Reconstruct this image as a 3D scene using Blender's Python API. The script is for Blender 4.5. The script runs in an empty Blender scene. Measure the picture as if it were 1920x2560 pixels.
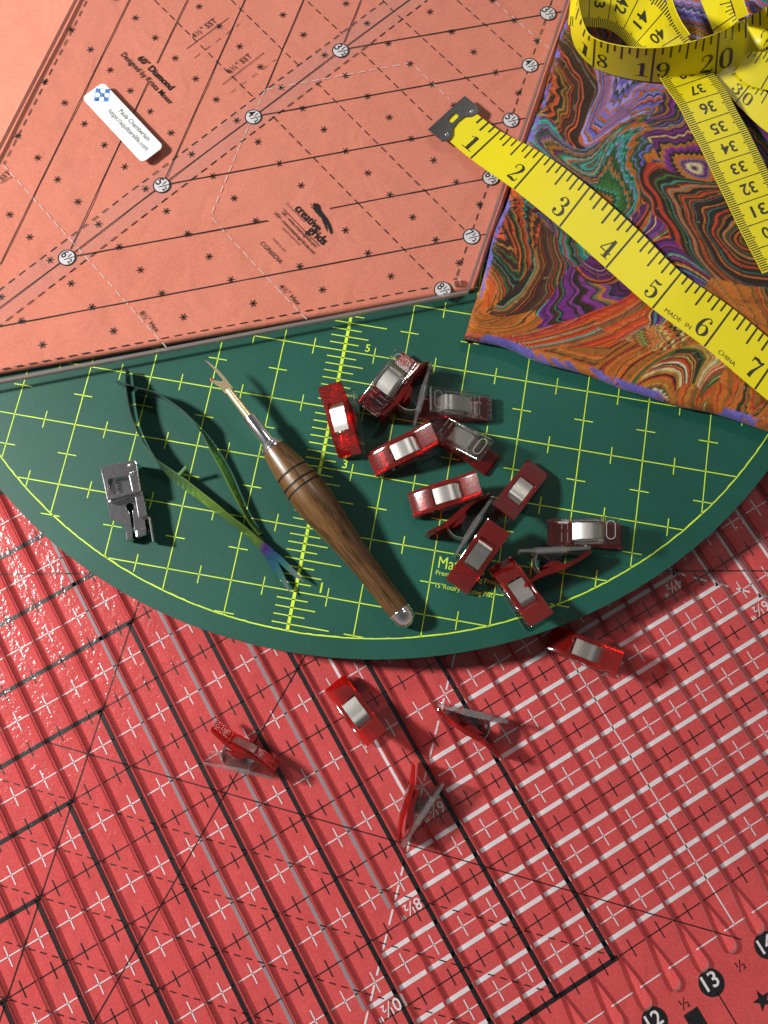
import bpy, bmesh, math, random
import numpy as np
from mathutils import Vector, Matrix

# ------------------------------------------------------------------ camera, light, exposure
S = bpy.context.scene
COL = S.collection
IN = 0.0254
CAM_H, CAM_TILT, FPX = 0.3179, math.atan2(.2098, .9777), 1923.0
cam = bpy.data.cameras.new('camera'); camo = bpy.data.objects.new('camera', cam); COL.objects.link(camo)
cam.sensor_fit = 'VERTICAL'; cam.sensor_height = 36; cam.lens = FPX / 2560 * 36
cam.clip_start = .01; cam.clip_end = 20
camo.location = (0, 0, CAM_H); camo.rotation_euler = (CAM_TILT, 0, 0)
S.camera = camo

W = bpy.data.worlds.new('World'); S.world = W; W.use_nodes = True
nt = W.node_tree; bg = nt.nodes['Background']
tc = nt.nodes.new('ShaderNodeTexCoord'); sx = nt.nodes.new('ShaderNodeSeparateXYZ'); rp = nt.nodes.new('ShaderNodeValToRGB')
nt.links.new(tc.outputs['Generated'], sx.inputs[0]); nt.links.new(sx.outputs['Z'], rp.inputs[0]); nt.links.new(rp.outputs[0], bg.inputs[0])
rp.color_ramp.elements[0].position = .05; rp.color_ramp.elements[0].color = (.30, .28, .26, 1)
rp.color_ramp.elements[1].position = .9; rp.color_ramp.elements[1].color = (.085, .08, .08, 1)
bg.inputs[1].default_value = 1.0

def lamp(name, loc, target, size, power, color):
    l = bpy.data.lights.new(name, 'AREA'); l.shape = 'DISK'; l.size = size; l.energy = power; l.color = color
    o = bpy.data.objects.new(name, l); COL.objects.link(o); o.location = loc
    o.rotation_euler = (Vector(target) - Vector(loc)).to_track_quat('-Z', 'Y').to_euler(); return o
lamp('desk_lamp', (-.78, .17, .63), (0.05, .02, .0), .115, 15.6, (1, .965, .92))
lamp('ceiling_lamp', (.52, 1.1, 1.5), (0, .05, 0), .35, 4.0, (1, .95, .88))

S.view_settings.view_transform = 'Standard'; S.view_settings.look = 'None'
S.view_settings.exposure = 0.0; S.view_settings.gamma = 1.0
S.render.engine = 'CYCLES'
cy = S.cycles
cy.use_denoising = True; cy.max_bounces = 10; cy.transparent_max_bounces = 48
cy.transmission_bounces = 10; cy.glossy_bounces = 5; cy.diffuse_bounces = 3
cy.sample_clamp_indirect = 6.0; cy.caustics_reflective = False; cy.caustics_refractive = False

# ------------------------------------------------------------------ heights (metres above the table)
Z_CLOTH, Z_RPRINT, Z_RUL0, Z_RUL, Z_MAT = .00302, .0031, .0032, .0049, .0197
Z_COR, Z_DPRINT, Z_D0, Z_D1, Z_MARB = .0232, .0237, .0238, .0260, .0285

def P(px, py, z=0.0):            # a photograph pixel (1920 x 2560) seen on the level plane at height z
    d = ((px - 960) / FPX, -(py - 1280) / FPX, -1.0)
    c, s = math.cos(CAM_TILT), math.sin(CAM_TILT)
    w = (d[0], c * d[1] - s * d[2], s * d[1] + c * d[2])
    t = (z - CAM_H) / w[2]
    return Vector((w[0] * t, w[1] * t, z))

# ------------------------------------------------------------------ materials
def mat(name):
    m = bpy.data.materials.new(name); m.use_nodes = True
    n = m.node_tree.nodes; return m, n, m.node_tree.links, n['Principled BSDF'], n['Material Output']
def srgb(r, g, b):
    f = lambda v: (v / 255 / 12.92) if v / 255 <= .04045 else ((v / 255 + .055) / 1.055) ** 2.4
    return (f(r), f(g), f(b), 1)
def plain(name, col, rough=.5, metal=0., bump=0., bscale=500., spec=.5, coat=0.):
    m, n, L, p, out = mat(name)
    p.inputs['Base Color'].default_value = col; p.inputs['Roughness'].default_value = rough; p.inputs['Metallic'].default_value = metal
    p.inputs['Specular IOR Level'].default_value = spec; p.inputs['Coat Weight'].default_value = coat
    if bump:
        t = n.new('ShaderNodeTexCoord'); q = n.new('ShaderNodeTexNoise'); q.inputs['Scale'].default_value = bscale; q.inputs['Detail'].default_value = 3
        b = n.new('ShaderNodeBump'); b.inputs['Strength'].default_value = bump; b.inputs['Distance'].default_value = .0005
        L.new(t.outputs['Object'], q.inputs[0]); L.new(q.outputs[0], b.inputs['Height']); L.new(b.outputs[0], p.inputs['Normal'])
    return m
def cloth(name, c1, c2, scale=1500., angle=0., bump=.5, attr=None):
    m, n, L, p, out = mat(name)
    t = n.new('ShaderNodeTexCoord'); mp = n.new('ShaderNodeMapping'); mp.inputs['Rotation'].default_value = (0, 0, angle)
    L.new(t.outputs['Object'], mp.inputs[0])
    hs = []
    for ax in ('X', 'Y'):
        w = n.new('ShaderNodeTexWave'); w.wave_type = 'BANDS'; w.bands_direction = ax; w.inputs['Scale'].default_value = scale
        w.inputs['Distortion'].default_value = 1.6; w.inputs['Detail'].default_value = 2; w.inputs['Detail Scale'].default_value = .4
        L.new(mp.outputs[0], w.inputs[0]); hs.append(w)
    mx = n.new('ShaderNodeMath'); mx.operation = 'MULTIPLY'; L.new(hs[0].outputs[1], mx.inputs[0]); L.new(hs[1].outputs[1], mx.inputs[1])
    ns = n.new('ShaderNodeTexNoise'); ns.inputs['Scale'].default_value = 1300; ns.inputs['Detail'].default_value = 4; L.new(mp.outputs[0], ns.inputs[0])
    nb = n.new('ShaderNodeTexNoise'); nb.inputs['Scale'].default_value = 28; nb.inputs['Detail'].default_value = 3; L.new(mp.outputs[0], nb.inputs[0])
    sm = n.new('ShaderNodeMath'); sm.operation = 'MULTIPLY_ADD'; sm.inputs[1].default_value = .55; L.new(mx.outputs[0], sm.inputs[0])
    s2 = n.new('ShaderNodeMath'); s2.operation = 'MULTIPLY'; s2.inputs[1].default_value = .75; L.new(ns.outputs[0], s2.inputs[0]); L.new(s2.outputs[0], sm.inputs[2])
    s3 = n.new('ShaderNodeMath'); s3.operation = 'MULTIPLY_ADD'; s3.inputs[1].default_value = .25; L.new(nb.outputs[0], s3.inputs[0]); L.new(sm.outputs[0], s3.inputs[2])
    r = n.new('ShaderNodeValToRGB'); r.color_ramp.elements[0].position = .3; r.color_ramp.elements[1].position = .95
    L.new(s3.outputs[0], r.inputs[0])
    if attr:
        r.color_ramp.elements[0].color = (.45, .45, .45, 1); r.color_ramp.elements[1].color = (1.25, 1.25, 1.25, 1)
        at = n.new('ShaderNodeVertexColor'); at.layer_name = attr
        mm = n.new('ShaderNodeMix'); mm.data_type = 'RGBA'; mm.blend_type = 'MULTIPLY'; mm.inputs[0].default_value = 1
        L.new(at.outputs[0], mm.inputs[6]); L.new(r.outputs[0], mm.inputs[7]); L.new(mm.outputs[2], p.inputs['Base Color'])
    else:
        r.color_ramp.elements[0].color = c1; r.color_ramp.elements[1].color = c2; L.new(r.outputs[0], p.inputs['Base Color'])
    b = n.new('ShaderNodeBump'); b.inputs['Strength'].default_value = bump; b.inputs['Distance'].default_value = .0003
    nw = n.new('ShaderNodeTexNoise'); nw.inputs['Scale'].default_value = 45; nw.inputs['Detail'].default_value = 2; nw.inputs['Distortion'].default_value = .8; L.new(mp.outputs[0], nw.inputs[0])
    bw = n.new('ShaderNodeBump'); bw.inputs['Strength'].default_value = .30; bw.inputs['Distance'].default_value = .004; L.new(nw.outputs[0], bw.inputs['Height']); L.new(bw.outputs[0], b.inputs['Normal'])
    L.new(sm.outputs[0], b.inputs['Height']); L.new(b.outputs[0], p.inputs['Normal'])
    p.inputs['Roughness'].default_value = .85; p.inputs['Specular IOR Level'].default_value = .25
    p.inputs['Sheen Weight'].default_value = .15
    return m
def clear(name, tint, rough=.03, ior=1.45, refr=0., bump=0., bscale=900., diff=0.):
    """see-through plastic: tinted transparency, part real refraction, Fresnel gloss"""
    m, n, L, p, out = mat(name); n.remove(p)
    tr = n.new('ShaderNodeBsdfTransparent'); tr.inputs[0].default_value = tint
    gl = n.new('ShaderNodeBsdfGlossy'); gl.inputs['Roughness'].default_value = rough; gl.inputs[0].default_value = (1, 1, 1, 1)
    lw_ = n.new('ShaderNodeLayerWeight'); lw_.inputs['Blend'].default_value = .5
    pw = n.new('ShaderNodeMath'); pw.operation = 'POWER'; pw.inputs[1].default_value = 5; L.new(lw_.outputs['Facing'], pw.inputs[0])
    f0 = ((ior - 1) / (ior + 1)) ** 2
    fr = n.new('ShaderNodeMath'); fr.operation = 'MULTIPLY_ADD'; fr.inputs[1].default_value = 1 - f0; fr.inputs[2].default_value = f0; L.new(pw.outputs[0], fr.inputs[0])
    last = tr
    if refr:
        rf = n.new('ShaderNodeBsdfRefraction'); rf.inputs[0].default_value = tint; rf.inputs['IOR'].default_value = 1.4; rf.inputs['Roughness'].default_value = .02
        mx = n.new('ShaderNodeMixShader'); mx.inputs[0].default_value = refr; L.new(tr.outputs[0], mx.inputs[1]); L.new(rf.outputs[0], mx.inputs[2]); last = mx
    if diff:
        df = n.new('ShaderNodeBsdfDiffuse'); df.inputs[0].default_value = (tint[0], tint[1], tint[2], 1)
        mx = n.new('ShaderNodeMixShader'); mx.inputs[0].default_value = diff; L.new(last.outputs[0], mx.inputs[1]); L.new(df.outputs[0], mx.inputs[2]); last = mx
    m2 = n.new('ShaderNodeMixShader'); L.new(fr.outputs[0], m2.inputs[0]); L.new(last.outputs[0], m2.inputs[1]); L.new(gl.outputs[0], m2.inputs[2])
    L.new(m2.outputs[0], out.inputs[0])
    if bump:
        t = n.new('ShaderNodeTexCoord'); q = n.new('ShaderNodeTexNoise'); q.inputs['Scale'].default_value = bscale; q.inputs['Detail'].default_value = 2
        b = n.new('ShaderNodeBump'); b.inputs['Strength'].default_value = bump; b.inputs['Distance'].default_value = .0008
        L.new(t.outputs['Object'], q.inputs[0]); L.new(q.outputs[0], b.inputs['Height'])
        L.new(b.outputs[0], gl.inputs['Normal']); L.new(b.outputs[0], lw_.inputs['Normal'])
    return m

M = {}
M['red_cloth'] = cloth('red_cloth', srgb(206, 62, 64), srgb(246, 106, 106), 1100, .95)
M['coral'] = cloth('coral_cloth', srgb(212, 120, 98), srgb(238, 154, 130), 1100, .6)
M['marble'] = cloth('marbled_print_cloth', None, None, 1100, .3, .5, 'Col')
M['mat'] = plain('cutting_mat_green', srgb(21, 79, 66), .55, 0, .12, 2400, .35)
def mottle(m, amt, scales=(25, 1400)):
    n, L = m.node_tree.nodes, m.node_tree.links; p = n['Principled BSDF']; base = tuple(p.inputs['Base Color'].default_value)
    t = n.new('ShaderNodeTexCoord'); last = None
    for sc_, k in zip(scales, (1., .7)):
        q = n.new('ShaderNodeTexNoise'); q.inputs['Scale'].default_value = sc_; q.inputs['Detail'].default_value = 4; L.new(t.outputs['Object'], q.inputs[0])
        mr = n.new('ShaderNodeMapRange'); mr.inputs[1].default_value = .3; mr.inputs[2].default_value = .7; mr.inputs[3].default_value = 1 - amt * k; mr.inputs[4].default_value = 1 + amt * k; L.new(q.outputs[0], mr.inputs[0])
        if last is None: last = mr.outputs[0]
        else:
            mu = n.new('ShaderNodeMath'); mu.operation = 'MULTIPLY'; L.new(last, mu.inputs[0]); L.new(mr.outputs[0], mu.inputs[1]); last = mu.outputs[0]
    vm = n.new('ShaderNodeVectorMath'); vm.operation = 'SCALE'; vm.inputs[0].default_value = base[:3]; L.new(last, vm.inputs['Scale']); L.new(vm.outputs[0], p.inputs['Base Color'])
    return m
mottle(M['mat'], .14)
M['mat_edge'] = plain('cutting_mat_edge', srgb(20, 70, 58), .6)
M['turntable'] = plain('turntable_plastic', (.03, .03, .03, 1), .5)
M['yellow_ink'] = plain('yellow_ink', srgb(198, 232, 60), .6)
mottle(M['yellow_ink'], .12, (60, 1500))
M['black_ink'] = plain('black_ink', (.012, .012, .014, 1), .45)
M['white_ink'] = plain('white_ink', (.90, .86, .90, 1), .5)
M['pale_ink'] = plain('pale_ink', (.78, .66, .64, 1), .5)
M['grey_line'] = plain('grey_lilac_line', (.36, .27, .29, 1), .5)  # grey-lilac tone of three slot lines, darker than the white ones
M['acrylic'] = clear('clear_acrylic', (.965, .96, .96, 1), .03, 1.38)
M['acrylic_rim'] = clear('lit_acrylic_rim', (.62, .53, .52, 1), .2, 1.5, 0, 0, 900, .75)  # pale diffuse tone paints light that travels inside the sheet to its rim
M['acrylic_edge'] = clear('acrylic_cut_edge', (.52, .43, .44, 1), .15, 1.5, 0, 0, 900, .25)  # grey tint stands in for light lost inside the slot walls
M['grip'] = clear('textured_grip', (.99, .98, .98, 1), .22, 1.5, 0, .55, 520)
M['haze_band'] = clear('frosted_band', (.97, .95, .95, 1), .3, 1.2, 0, 0, 900, .06)
M['card'] = plain('white_card', (.80, .84, .85, 1), .5)
M['blue_ink'] = plain('blue_ink', srgb(92, 138, 205), .5)
M['navy_ink'] = plain('navy_ink', srgb(36, 60, 110), .5)
M['grey_ink'] = plain('grey_ink', srgb(60, 70, 75), .5)
M['disc'] = plain('white_disc_ink', (.72, .71, .74, 1), .5)
M['tape'] = plain('yellow_vinyl', srgb(220, 206, 24), .40, 0, .08, 60, .4)
M['tape_ink'] = plain('tape_ink', (.03, .028, .015, 1), .4)
M['pewter'] = plain('dark_pewter', (.22, .22, .22, 1), .24, 1, .03, 600)
M['steel'] = plain('spring_steel', (.48, .47, .44, 1), .34, 1, .06, 1500)
M['chrome'] = plain('chrome', (.86, .86, .88, 1), .12, 1)
M['foot'] = plain('worn_chrome', (.74, .73, .76, 1), .17, 1, .10, 500)
M['gold'] = plain('brass_tinted_steel', (.86, .70, .42, 1), .30, .8)
M['burnt'] = plain('burnt_wood', (.012, .008, .006, 1), .6)
M['bead'] = plain('red_bead', (.45, .02, .015, 1), .3)
M['clip_red'] = clear('red_plastic', (.95, .055, .04, 1), .08, 1.9, .5, .02, 450, .07)
M['clip_clear'] = clear('clear_plastic', (.97, .965, .965, 1), .06, 1.5, .3, 0, 900, 0)
M['clip_edge'] = clear('clear_plastic_edge', (.90, .90, .90, 1), .08, 1.6, .35, 0, 900, .08)

def wood():
    m, n, L, p, out = mat('walnut_wood')
    t = n.new('ShaderNodeTexCoord'); mp = n.new('ShaderNodeMapping'); mp.inputs['Scale'].default_value = (1300, 1300, 90)
    L.new(t.outputs['Object'], mp.inputs[0])
    q = n.new('ShaderNodeTexNoise'); q.inputs['Scale'].default_value = 1; q.inputs['Detail'].default_value = 6; q.inputs['Roughness'].default_value = .62; L.new(mp.outputs[0], q.inputs[0])
    mp2 = n.new('ShaderNodeMapping'); mp2.inputs['Scale'].default_value = (180, 180, 14); L.new(t.outputs['Object'], mp2.inputs[0])
    q2 = n.new('ShaderNodeTexNoise'); q2.inputs['Scale'].default_value = 1; q2.inputs['Detail'].default_value = 4; L.new(mp2.outputs[0], q2.inputs[0])
    ad = n.new('ShaderNodeMath'); ad.operation = 'MULTIPLY_ADD'; ad.inputs[1].default_value = .6; L.new(q2.outputs[0], ad.inputs[0])
    h = n.new('ShaderNodeMath'); h.operation = 'MULTIPLY'; h.inputs[1].default_value = .5; L.new(q.outputs[0], h.inputs[0]); L.new(h.outputs[0], ad.inputs[2])
    r = n.new('ShaderNodeValToRGB'); e = r.color_ramp.elements
    e[0].position = .36; e[0].color = srgb(20, 12, 6); e[1].position = .72; e[1].color = srgb(116, 84, 44)
    k = e.new(.47); k.color = srgb(64, 42, 20); k = e.new(.54); k.color = srgb(92, 64, 33)
    L.new(ad.outputs[0], r.inputs[0]); L.new(r.outputs[0], p.inputs['Base Color'])
    b = n.new('ShaderNodeBump'); b.inputs['Strength'].default_value = .35; b.inputs['Distance'].default_value = .0003; L.new(q.outputs[0], b.inputs['Height']); L.new(b.outputs[0], p.inputs['Normal'])
    p.inputs['Roughness'].default_value = .34; p.inputs['Coat Weight'].default_value = .25; p.inputs['Coat Roughness'].default_value = .2
    return m
M['wood'] = wood()
def rainbow():
    m, n, L, p, out = mat('rainbow_titanium')
    t = n.new('ShaderNodeTexCoord'); s = n.new('ShaderNodeSeparateXYZ'); L.new(t.outputs['Object'], s.inputs[0])
    mr = n.new('ShaderNodeMapRange'); mr.inputs[1].default_value = 0; mr.inputs[2].default_value = .115; L.new(s.outputs['X'], mr.inputs[0])
    q = n.new('ShaderNodeTexNoise'); q.inputs['Scale'].default_value = 90; L.new(t.outputs['Object'], q.inputs[0])
    a = n.new('ShaderNodeMath'); a.operation = 'MULTIPLY_ADD'; a.inputs[1].default_value = .10; L.new(q.outputs[0], a.inputs[0]); L.new(mr.outputs[0], a.inputs[2])
    r = n.new('ShaderNodeValToRGB'); e = r.color_ramp.elements
    e[0].position = .05; e[0].color = (.06, .10, .10, 1); e[1].position = 1; e[1].color = (.50, .52, .60, 1)
    for pos, c in ((.35, (.20, .34, .26)), (.48, (.32, .62, .22)), (.60, (.42, .60, .12)), (.74, (.22, .36, .08)), (.82, (.24, .34, .10)), (.855, (.20, .06, .42)), (.90, (.06, .22, .42)), (.95, (.12, .45, .38))):
        k = e.new(pos); k.color = (*c, 1)
    L.new(a.outputs[0], r.inputs[0]); L.new(r.outputs[0], p.inputs['Base Color'])
    p.inputs['Metallic'].default_value = .82; p.inputs['Roughness'].default_value = .24
    return m
M['rainbow'] = rainbow()

# ------------------------------------------------------------------ object helpers
def mesh_obj(name, verts, faces, m, parent=None, smooth=False, mats=None, fmat=None):
    me = bpy.data.meshes.new(name); me.from_pydata([tuple(v) for v in verts], [], faces); me.update()
    for x in (mats or [m]): me.materials.append(x)
    if fmat is not None: me.polygons.foreach_set('material_index', fmat)
    if smooth: me.polygons.foreach_set('use_smooth', [True] * len(me.polygons))
    o = bpy.data.objects.new(name, me); COL.objects.link(o)
    if parent is not None: o.parent = parent
    return o
def thing(name, label, cat, loc=(0, 0, 0), group=None):
    o = bpy.data.objects.new(name, None); COL.objects.link(o); o.empty_display_size = .01; o.location = loc
    o['label'] = label; o['category'] = cat
    if group: o['group'] = group
    return o
def keep(o, root):              # world-space vertices under a root that stands elsewhere
    o.matrix_parent_inverse = Matrix.Translation(-root.location)

class Strips:                   # flat print, gathered into one mesh
    def __init__(s): s.v = []; s.f = []
    def quad(s, a, b, c, d):
        k = len(s.v); s.v += [a, b, c, d]; s.f.append((k, k + 1, k + 2, k + 3))
    def line(s, p0, p1, w):
        p0, p1 = Vector(p0), Vector(p1); d = p1 - p0
        if d.length < 1e-9: return
        n = Vector((-d.y, d.x, 0)).normalized() * (w / 2)
        s.quad(p0 - n, p1 - n, p1 + n, p0 + n)
    def dash(s, p0, p1, w, on, off, phase=0.):
        p0, p1 = Vector(p0), Vector(p1); d = p1 - p0; L = d.length; u = d / L; t = phase
        while t < L:
            s.line(p0 + u * max(t, 0), p0 + u * min(t + on, L), w); t += on + off
    def poly(s, pts):
        k = len(s.v); s.v += [Vector(p) for p in pts]; s.f.append(tuple(range(k, k + len(pts))))
    def disc(s, c, r, n=36):
        s.poly([Vector(c) + Vector((math.cos(2 * math.pi * i / n) * r, math.sin(2 * math.pi * i / n) * r, 0)) for i in range(n)])
    def ring(s, c, r0, r1, n=48):
        k = [(math.cos(2 * math.pi * i / n), math.sin(2 * math.pi * i / n)) for i in range(n)]
        for i in range(n):
            (a, b), (e, g) = k[i], k[(i + 1) % n]; c = Vector(c)
            s.quad(c + Vector((a * r0, b * r0, 0)), c + Vector((a * r1, b * r1, 0)), c + Vector((e * r1, g * r1, 0)), c + Vector((e * r0, g * r0, 0)))
    def build(s, name, m, parent, rootkeep=True):
        # all faces look up
        fs = []
        for f in s.f:
            a, b, c = (Vector(s.v[i]) for i in f[:3]); fs.append(f if (b - a).cross(c - a).z >= 0 else tuple(reversed(f)))
        o = mesh_obj(name, s.v, fs, m, parent)
        if rootkeep and parent is not None: keep(o, parent)
        return o

TXT = []
def text(parent, name, string, p0, p1, m, hs=1.0, bold=0., rise=0.0, mapping=None):
    """lettering whose baseline runs from world point p0 to p1 (or through a mapping)"""
    TXT.append((parent, name, string, Vector(p0) if p0 is not None else None, Vector(p1) if p1 is not None else None, m, hs, bold, rise, mapping))
def flush_text():
    tmp = []
    for t in TXT:
        c = bpy.data.curves.new('t', 'FONT'); c.body = t[2]; c.size = 1; c.offset = t[7]; c.resolution_u = 4
        o = bpy.data.objects.new('t', c); COL.objects.link(o); tmp.append(o)
    bpy.context.view_layer.update(); dg = bpy.context.evaluated_depsgraph_get()
    for t, o in zip(TXT, tmp):
        parent, name, string, p0, p1, m, hs, bold, rise, mapping = t
        ev = o.evaluated_get(dg); me = ev.to_mesh()
        vs = [v.co.copy() for v in me.vertices]; fs = [tuple(p.vertices) for p in me.polygons]
        ev.to_mesh_clear()
        if not vs: continue
        x0 = min(v.x for v in vs); x1 = max(v.x for v in vs)
        if mapping:
            y0 = min(v.y for v in vs); y1 = max(v.y for v in vs)
            out = [mapping((v.x - x0) / (x1 - x0), (v.y - y0) / (y1 - y0)) for v in vs]
        else:
            d = p1 - p0; L = d.length; u = d / L; n = Vector((-u.y, u.x, 0)); k = L / (x1 - x0)
            out = [p0 + u * ((v.x - x0) * k) + n * (v.y * k * hs + rise) for v in vs]
        r = mesh_obj(name, out, fs, m, parent)
        if parent is not None: keep(r, parent)
    for o in tmp:
        c = o.data; bpy.data.objects.remove(o); bpy.data.curves.remove(c)

def prism(name, outline, z0, z1, m, parent=None, mats=None, bevel=0., holes=()):
    """outline of world xy points, extruded, with optional holes"""
    bm = bmesh.new(); 
    def loop(pts): 
        vs = [bm.verts.new((p[0], p[1], z1)) for p in pts]; return [bm.edges.new((vs[i], vs[(i + 1) % len(vs)])) for i in range(len(vs))]
    es = loop(outline)
    for h in holes: es += loop(h)
    bmesh.ops.triangle_fill(bm, use_beauty=True, use_dissolve=False, edges=es, normal=(0, 0, 1))
    for f in bm.faces:
        if f.normal.z < 0: f.normal_flip()
    g = bmesh.ops.extrude_face_region(bm, geom=list(bm.faces))
    for e in g['geom']:
        if isinstance(e, bmesh.types.BMVert): e.co.z = z0
    bmesh.ops.recalc_face_normals(bm, faces=list(bm.faces))
    if mats:
        for f in bm.faces: f.material_index = 1 if abs(f.normal.z) < .5 else 0
    me = bpy.data.meshes.new(name); bm.to_mesh(me); bm.free()
    for x in (mats or [m]): me.materials.append(x)
    o = bpy.data.objects.new(name, me); COL.objects.link(o)
    if parent is not None: o.parent = parent; keep(o, parent)
    if bevel:
        b = o.modifiers.new('b', 'BEVEL'); b.width = bevel; b.segments = 2; b.limit_method = 'ANGLE'
    return o
def spline(pts, n):              # Catmull-Rom through points (any dimension)
    pts = [np.array(p, float) for p in pts]; q = [2 * pts[0] - pts[1]] + pts + [2 * pts[-1] - pts[-2]]
    out = []
    m = len(pts) - 1
    for i in range(n):
        t = i / (n - 1) * m; k = min(int(t), m - 1); u = t - k; a, b, c, d = q[k:k + 4]
        out.append(.5 * ((2 * b) + (c - a) * u + (2 * a - 5 * b + 4 * c - d) * u * u + (3 * b - a - 3 * c + d) * u ** 3))
    return out
def hashnoise(x, y, seed=0):     # smooth value noise
    def h(i, j):
        v = np.sin(i * 127.1 + j * 311.7 + seed * 74.7) * 43758.5453; return v - np.floor(v)
    xi, yi = np.floor(x), np.floor(y); fx, fy = x - xi, y - yi; fx = fx * fx * (3 - 2 * fx); fy = fy * fy * (3 - 2 * fy)
    return (h(xi, yi) * (1 - fx) + h(xi + 1, yi) * fx) * (1 - fy) + (h(xi, yi + 1) * (1 - fx) + h(xi + 1, yi + 1) * fx) * fy

# ------------------------------------------------------------------ the red cloth on the table
def red_cloth():
    n = 120; xs = np.linspace(-.6, .6, n); ys = np.linspace(-.5, .7, n)
    X, Y = np.meshgrid(xs, ys); Z = Z_CLOTH - .00012 * hashnoise(X * 30, Y * 30) 
    v = np.stack([X, Y, Z], -1).reshape(-1, 3); f = [(j * n + i, j * n + i + 1, (j + 1) * n + i + 1, (j + 1) * n + i) for j in range(n - 1) for i in range(n - 1)]
    o = mesh_obj('red_tablecloth', v, f, M['red_cloth'], None, True); o['kind'] = 'structure'; o['label'] = 'plain red cotton cloth covering the table'
red_cloth()

# ------------------------------------------------------------------ slotted quilting ruler (acrylic)
RR = complex(.86205814, .49945081); RR /= abs(RR); RO = complex(-4.38599689, -.47909575)
def R(a, b, z=Z_RPRINT):   # ruler inches (along rows, down the slots) -> world
    c = complex(a, -b) * RR * .9965 + RO; return Vector((c.real * IN, c.imag * IN, z))
def slotted_ruler():
    root = thing('slotted_ruler', 'large clear acrylic quilting ruler with long slots, black and white grid, on red cloth', 'ruler', R(4, 3, 0))
    B0, B1, HW, BT, BE, RW = -5.0, 9.6, .021, 7.0, 7.66, .115
    verts, faces, fm = [], [], []
    slots = [k / 2 for k in range(-8, 26)]
    for i in range(len(slots) - 1):
        l, r = slots[i], slots[i + 1]
        right = [(r - HW, B0), (r - HW, BT), (r - .065, BT + .25), (r - .10, BT + .5), (r - RW, BE)]
        for t in range(1, 7): th = t / 6 * math.pi / 2; right.append((r - RW * math.cos(th), BE + RW * math.sin(th)))
        right.append((r, B1))
        left = [(l + (r - a), b) for a, b in right][::-1]
        k = len(verts); ring = right + left; n = len(ring)
        for z in (Z_RUL, Z_RUL0): verts += [R(a, b, z) for a, b in ring]
        # caps as quads between left and right sides
        h = len(right)
        for j in range(h - 1):
            a0, a1, b0, b1 = k + j, k + j + 1, k + n - 1 - j, k + n - 2 - j
            faces.append((a0, b0, b1, a1)); fm.append(0)
            faces.append((a0 + n, a1 + n, b1 + n, b0 + n)); fm.append(0)
        for j in list(range(h - 2)) + list(range(h + 1, n - 1)):
            faces.append((k + j, k + j + 1, k + j + 1 + n, k + j + n)); fm.append(1)
        faces.append((k + n - 1, k, k + n, k + 2 * n - 1)); fm.append(1)
        faces.append((k + h - 1, k + h, k + h + n, k + h - 1 + n)); fm.append(1)
    o = mesh_obj('plate', verts, faces, None, root, False, [M['acrylic'], M['acrylic_edge']], fm); keep(o, root)
    bm = bmesh.new(); bm.from_mesh(o.data); bmesh.ops.recalc_face_normals(bm, faces=list(bm.faces)); bm.to_mesh(o.data); bm.free()
    # textured grip strips between the slots
    for s in slots[:-1]:
        g = Strips(); g.quad(R(s + .13, B0 + .1, Z_RUL + .00003), R(s + .40, B0 + .1, Z_RUL + .00003), R(s + .40, 6.85, Z_RUL + .00003), R(s + .13, 6.85, Z_RUL + .00003))
        g.build('grip_strip', M['grip'], root)
    k, w = Strips(), Strips()
    tk = IN * .018
    for a2 in range(-8, 24):                                    # along the rows, cell by cell between slots
        a0, a1 = a2 / 2 + .024, a2 / 2 + .476; am = a2 / 2 + .25
        for b2 in range(-8, 15):
            b = b2 / 2
            if b2 % 2 == 0:
                thick = (a1 <= -b) or (b == 7 and a1 <= 5)
                k.line(R(a0 - (.03 if thick else 0), b), R(a1 + (.03 if thick else 0), b), IN * (.068 if thick else .017))
                if am != 6.75: k.line(R(am, b - .13), R(am, b + .13), tk * .95)
            else:
                w.line(R(a0, b), R(a1, b), IN * .018)
                if am != 6.75 and b < 7: w.line(R(am, b - .155), R(am, b + .155), tk)
        if a0 > -1: w.line(R(a0 + .04, 7.5), R(a1 - .04, 7.5), IN * .02)
    for q in range(11, 29, 2):                                  # thick white nested squares round a = 6.75
        b = q / 4; hw = b - .5; a0 = 6.75 - hw
        for a2 in range(int(round(a0 * 2)), int(round((6.75 + hw) * 2))):
            w.line(R(a2 / 2 + .022, b), R(a2 / 2 + .478, b), IN * .066)
            k_ = None
    w.line(R(6.75, 2.0), R(6.75, 7.5), IN * .02)
    sb, sw = Strips(), Strips()
    for a in range(-3, 6):                                      # black and white lines beside the slots
        b0 = -a if a <= 1 else -4
        sb.line(R(a - .066, b0), R(a - .066, 7.0), IN * .072)
    sg = Strips()
    for a in (.5, 1.5, 2.5): sg.line(R(a - .062, -4), R(a - .062, 7.25 - a), IN * .06)
    for a in (3.5, 9, 9.5, 10, 10.5): sw.line(R(a - .055, -2), R(a - .055, 7.25 - a if a < 5 else a - 6.25), IN * .045)
    sg.build('grey_slot_line', M['grey_line'], root)
    k.line(R(1.4, -1.4), R(-4, 4), IN * .018); k.line(R(-1, 0), R(6.72, 7.72), IN * .018)
    k.line(R(3.4, .715), R(-4, 5.06), IN * .018)
    k.line(P(0, 1435, Z_RPRINT), P(232, 1434, Z_RPRINT), IN * .018)
    k.line(P(1640, 1427, Z_RPRINT), P(2000, 1427, Z_RPRINT), IN * .018)
    for c in range(2, 9):
        a0 = -4.0; k.dash(R(a0, a0 + c), R(7 - c, 7), IN * .018, IN * .10, IN * .082)
    # white dashed diagonal through the corners of the squares
    w.dash(R(5.2, 2.05), R(.6, 6.65), IN * .03, IN * .22, IN * .13)
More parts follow.
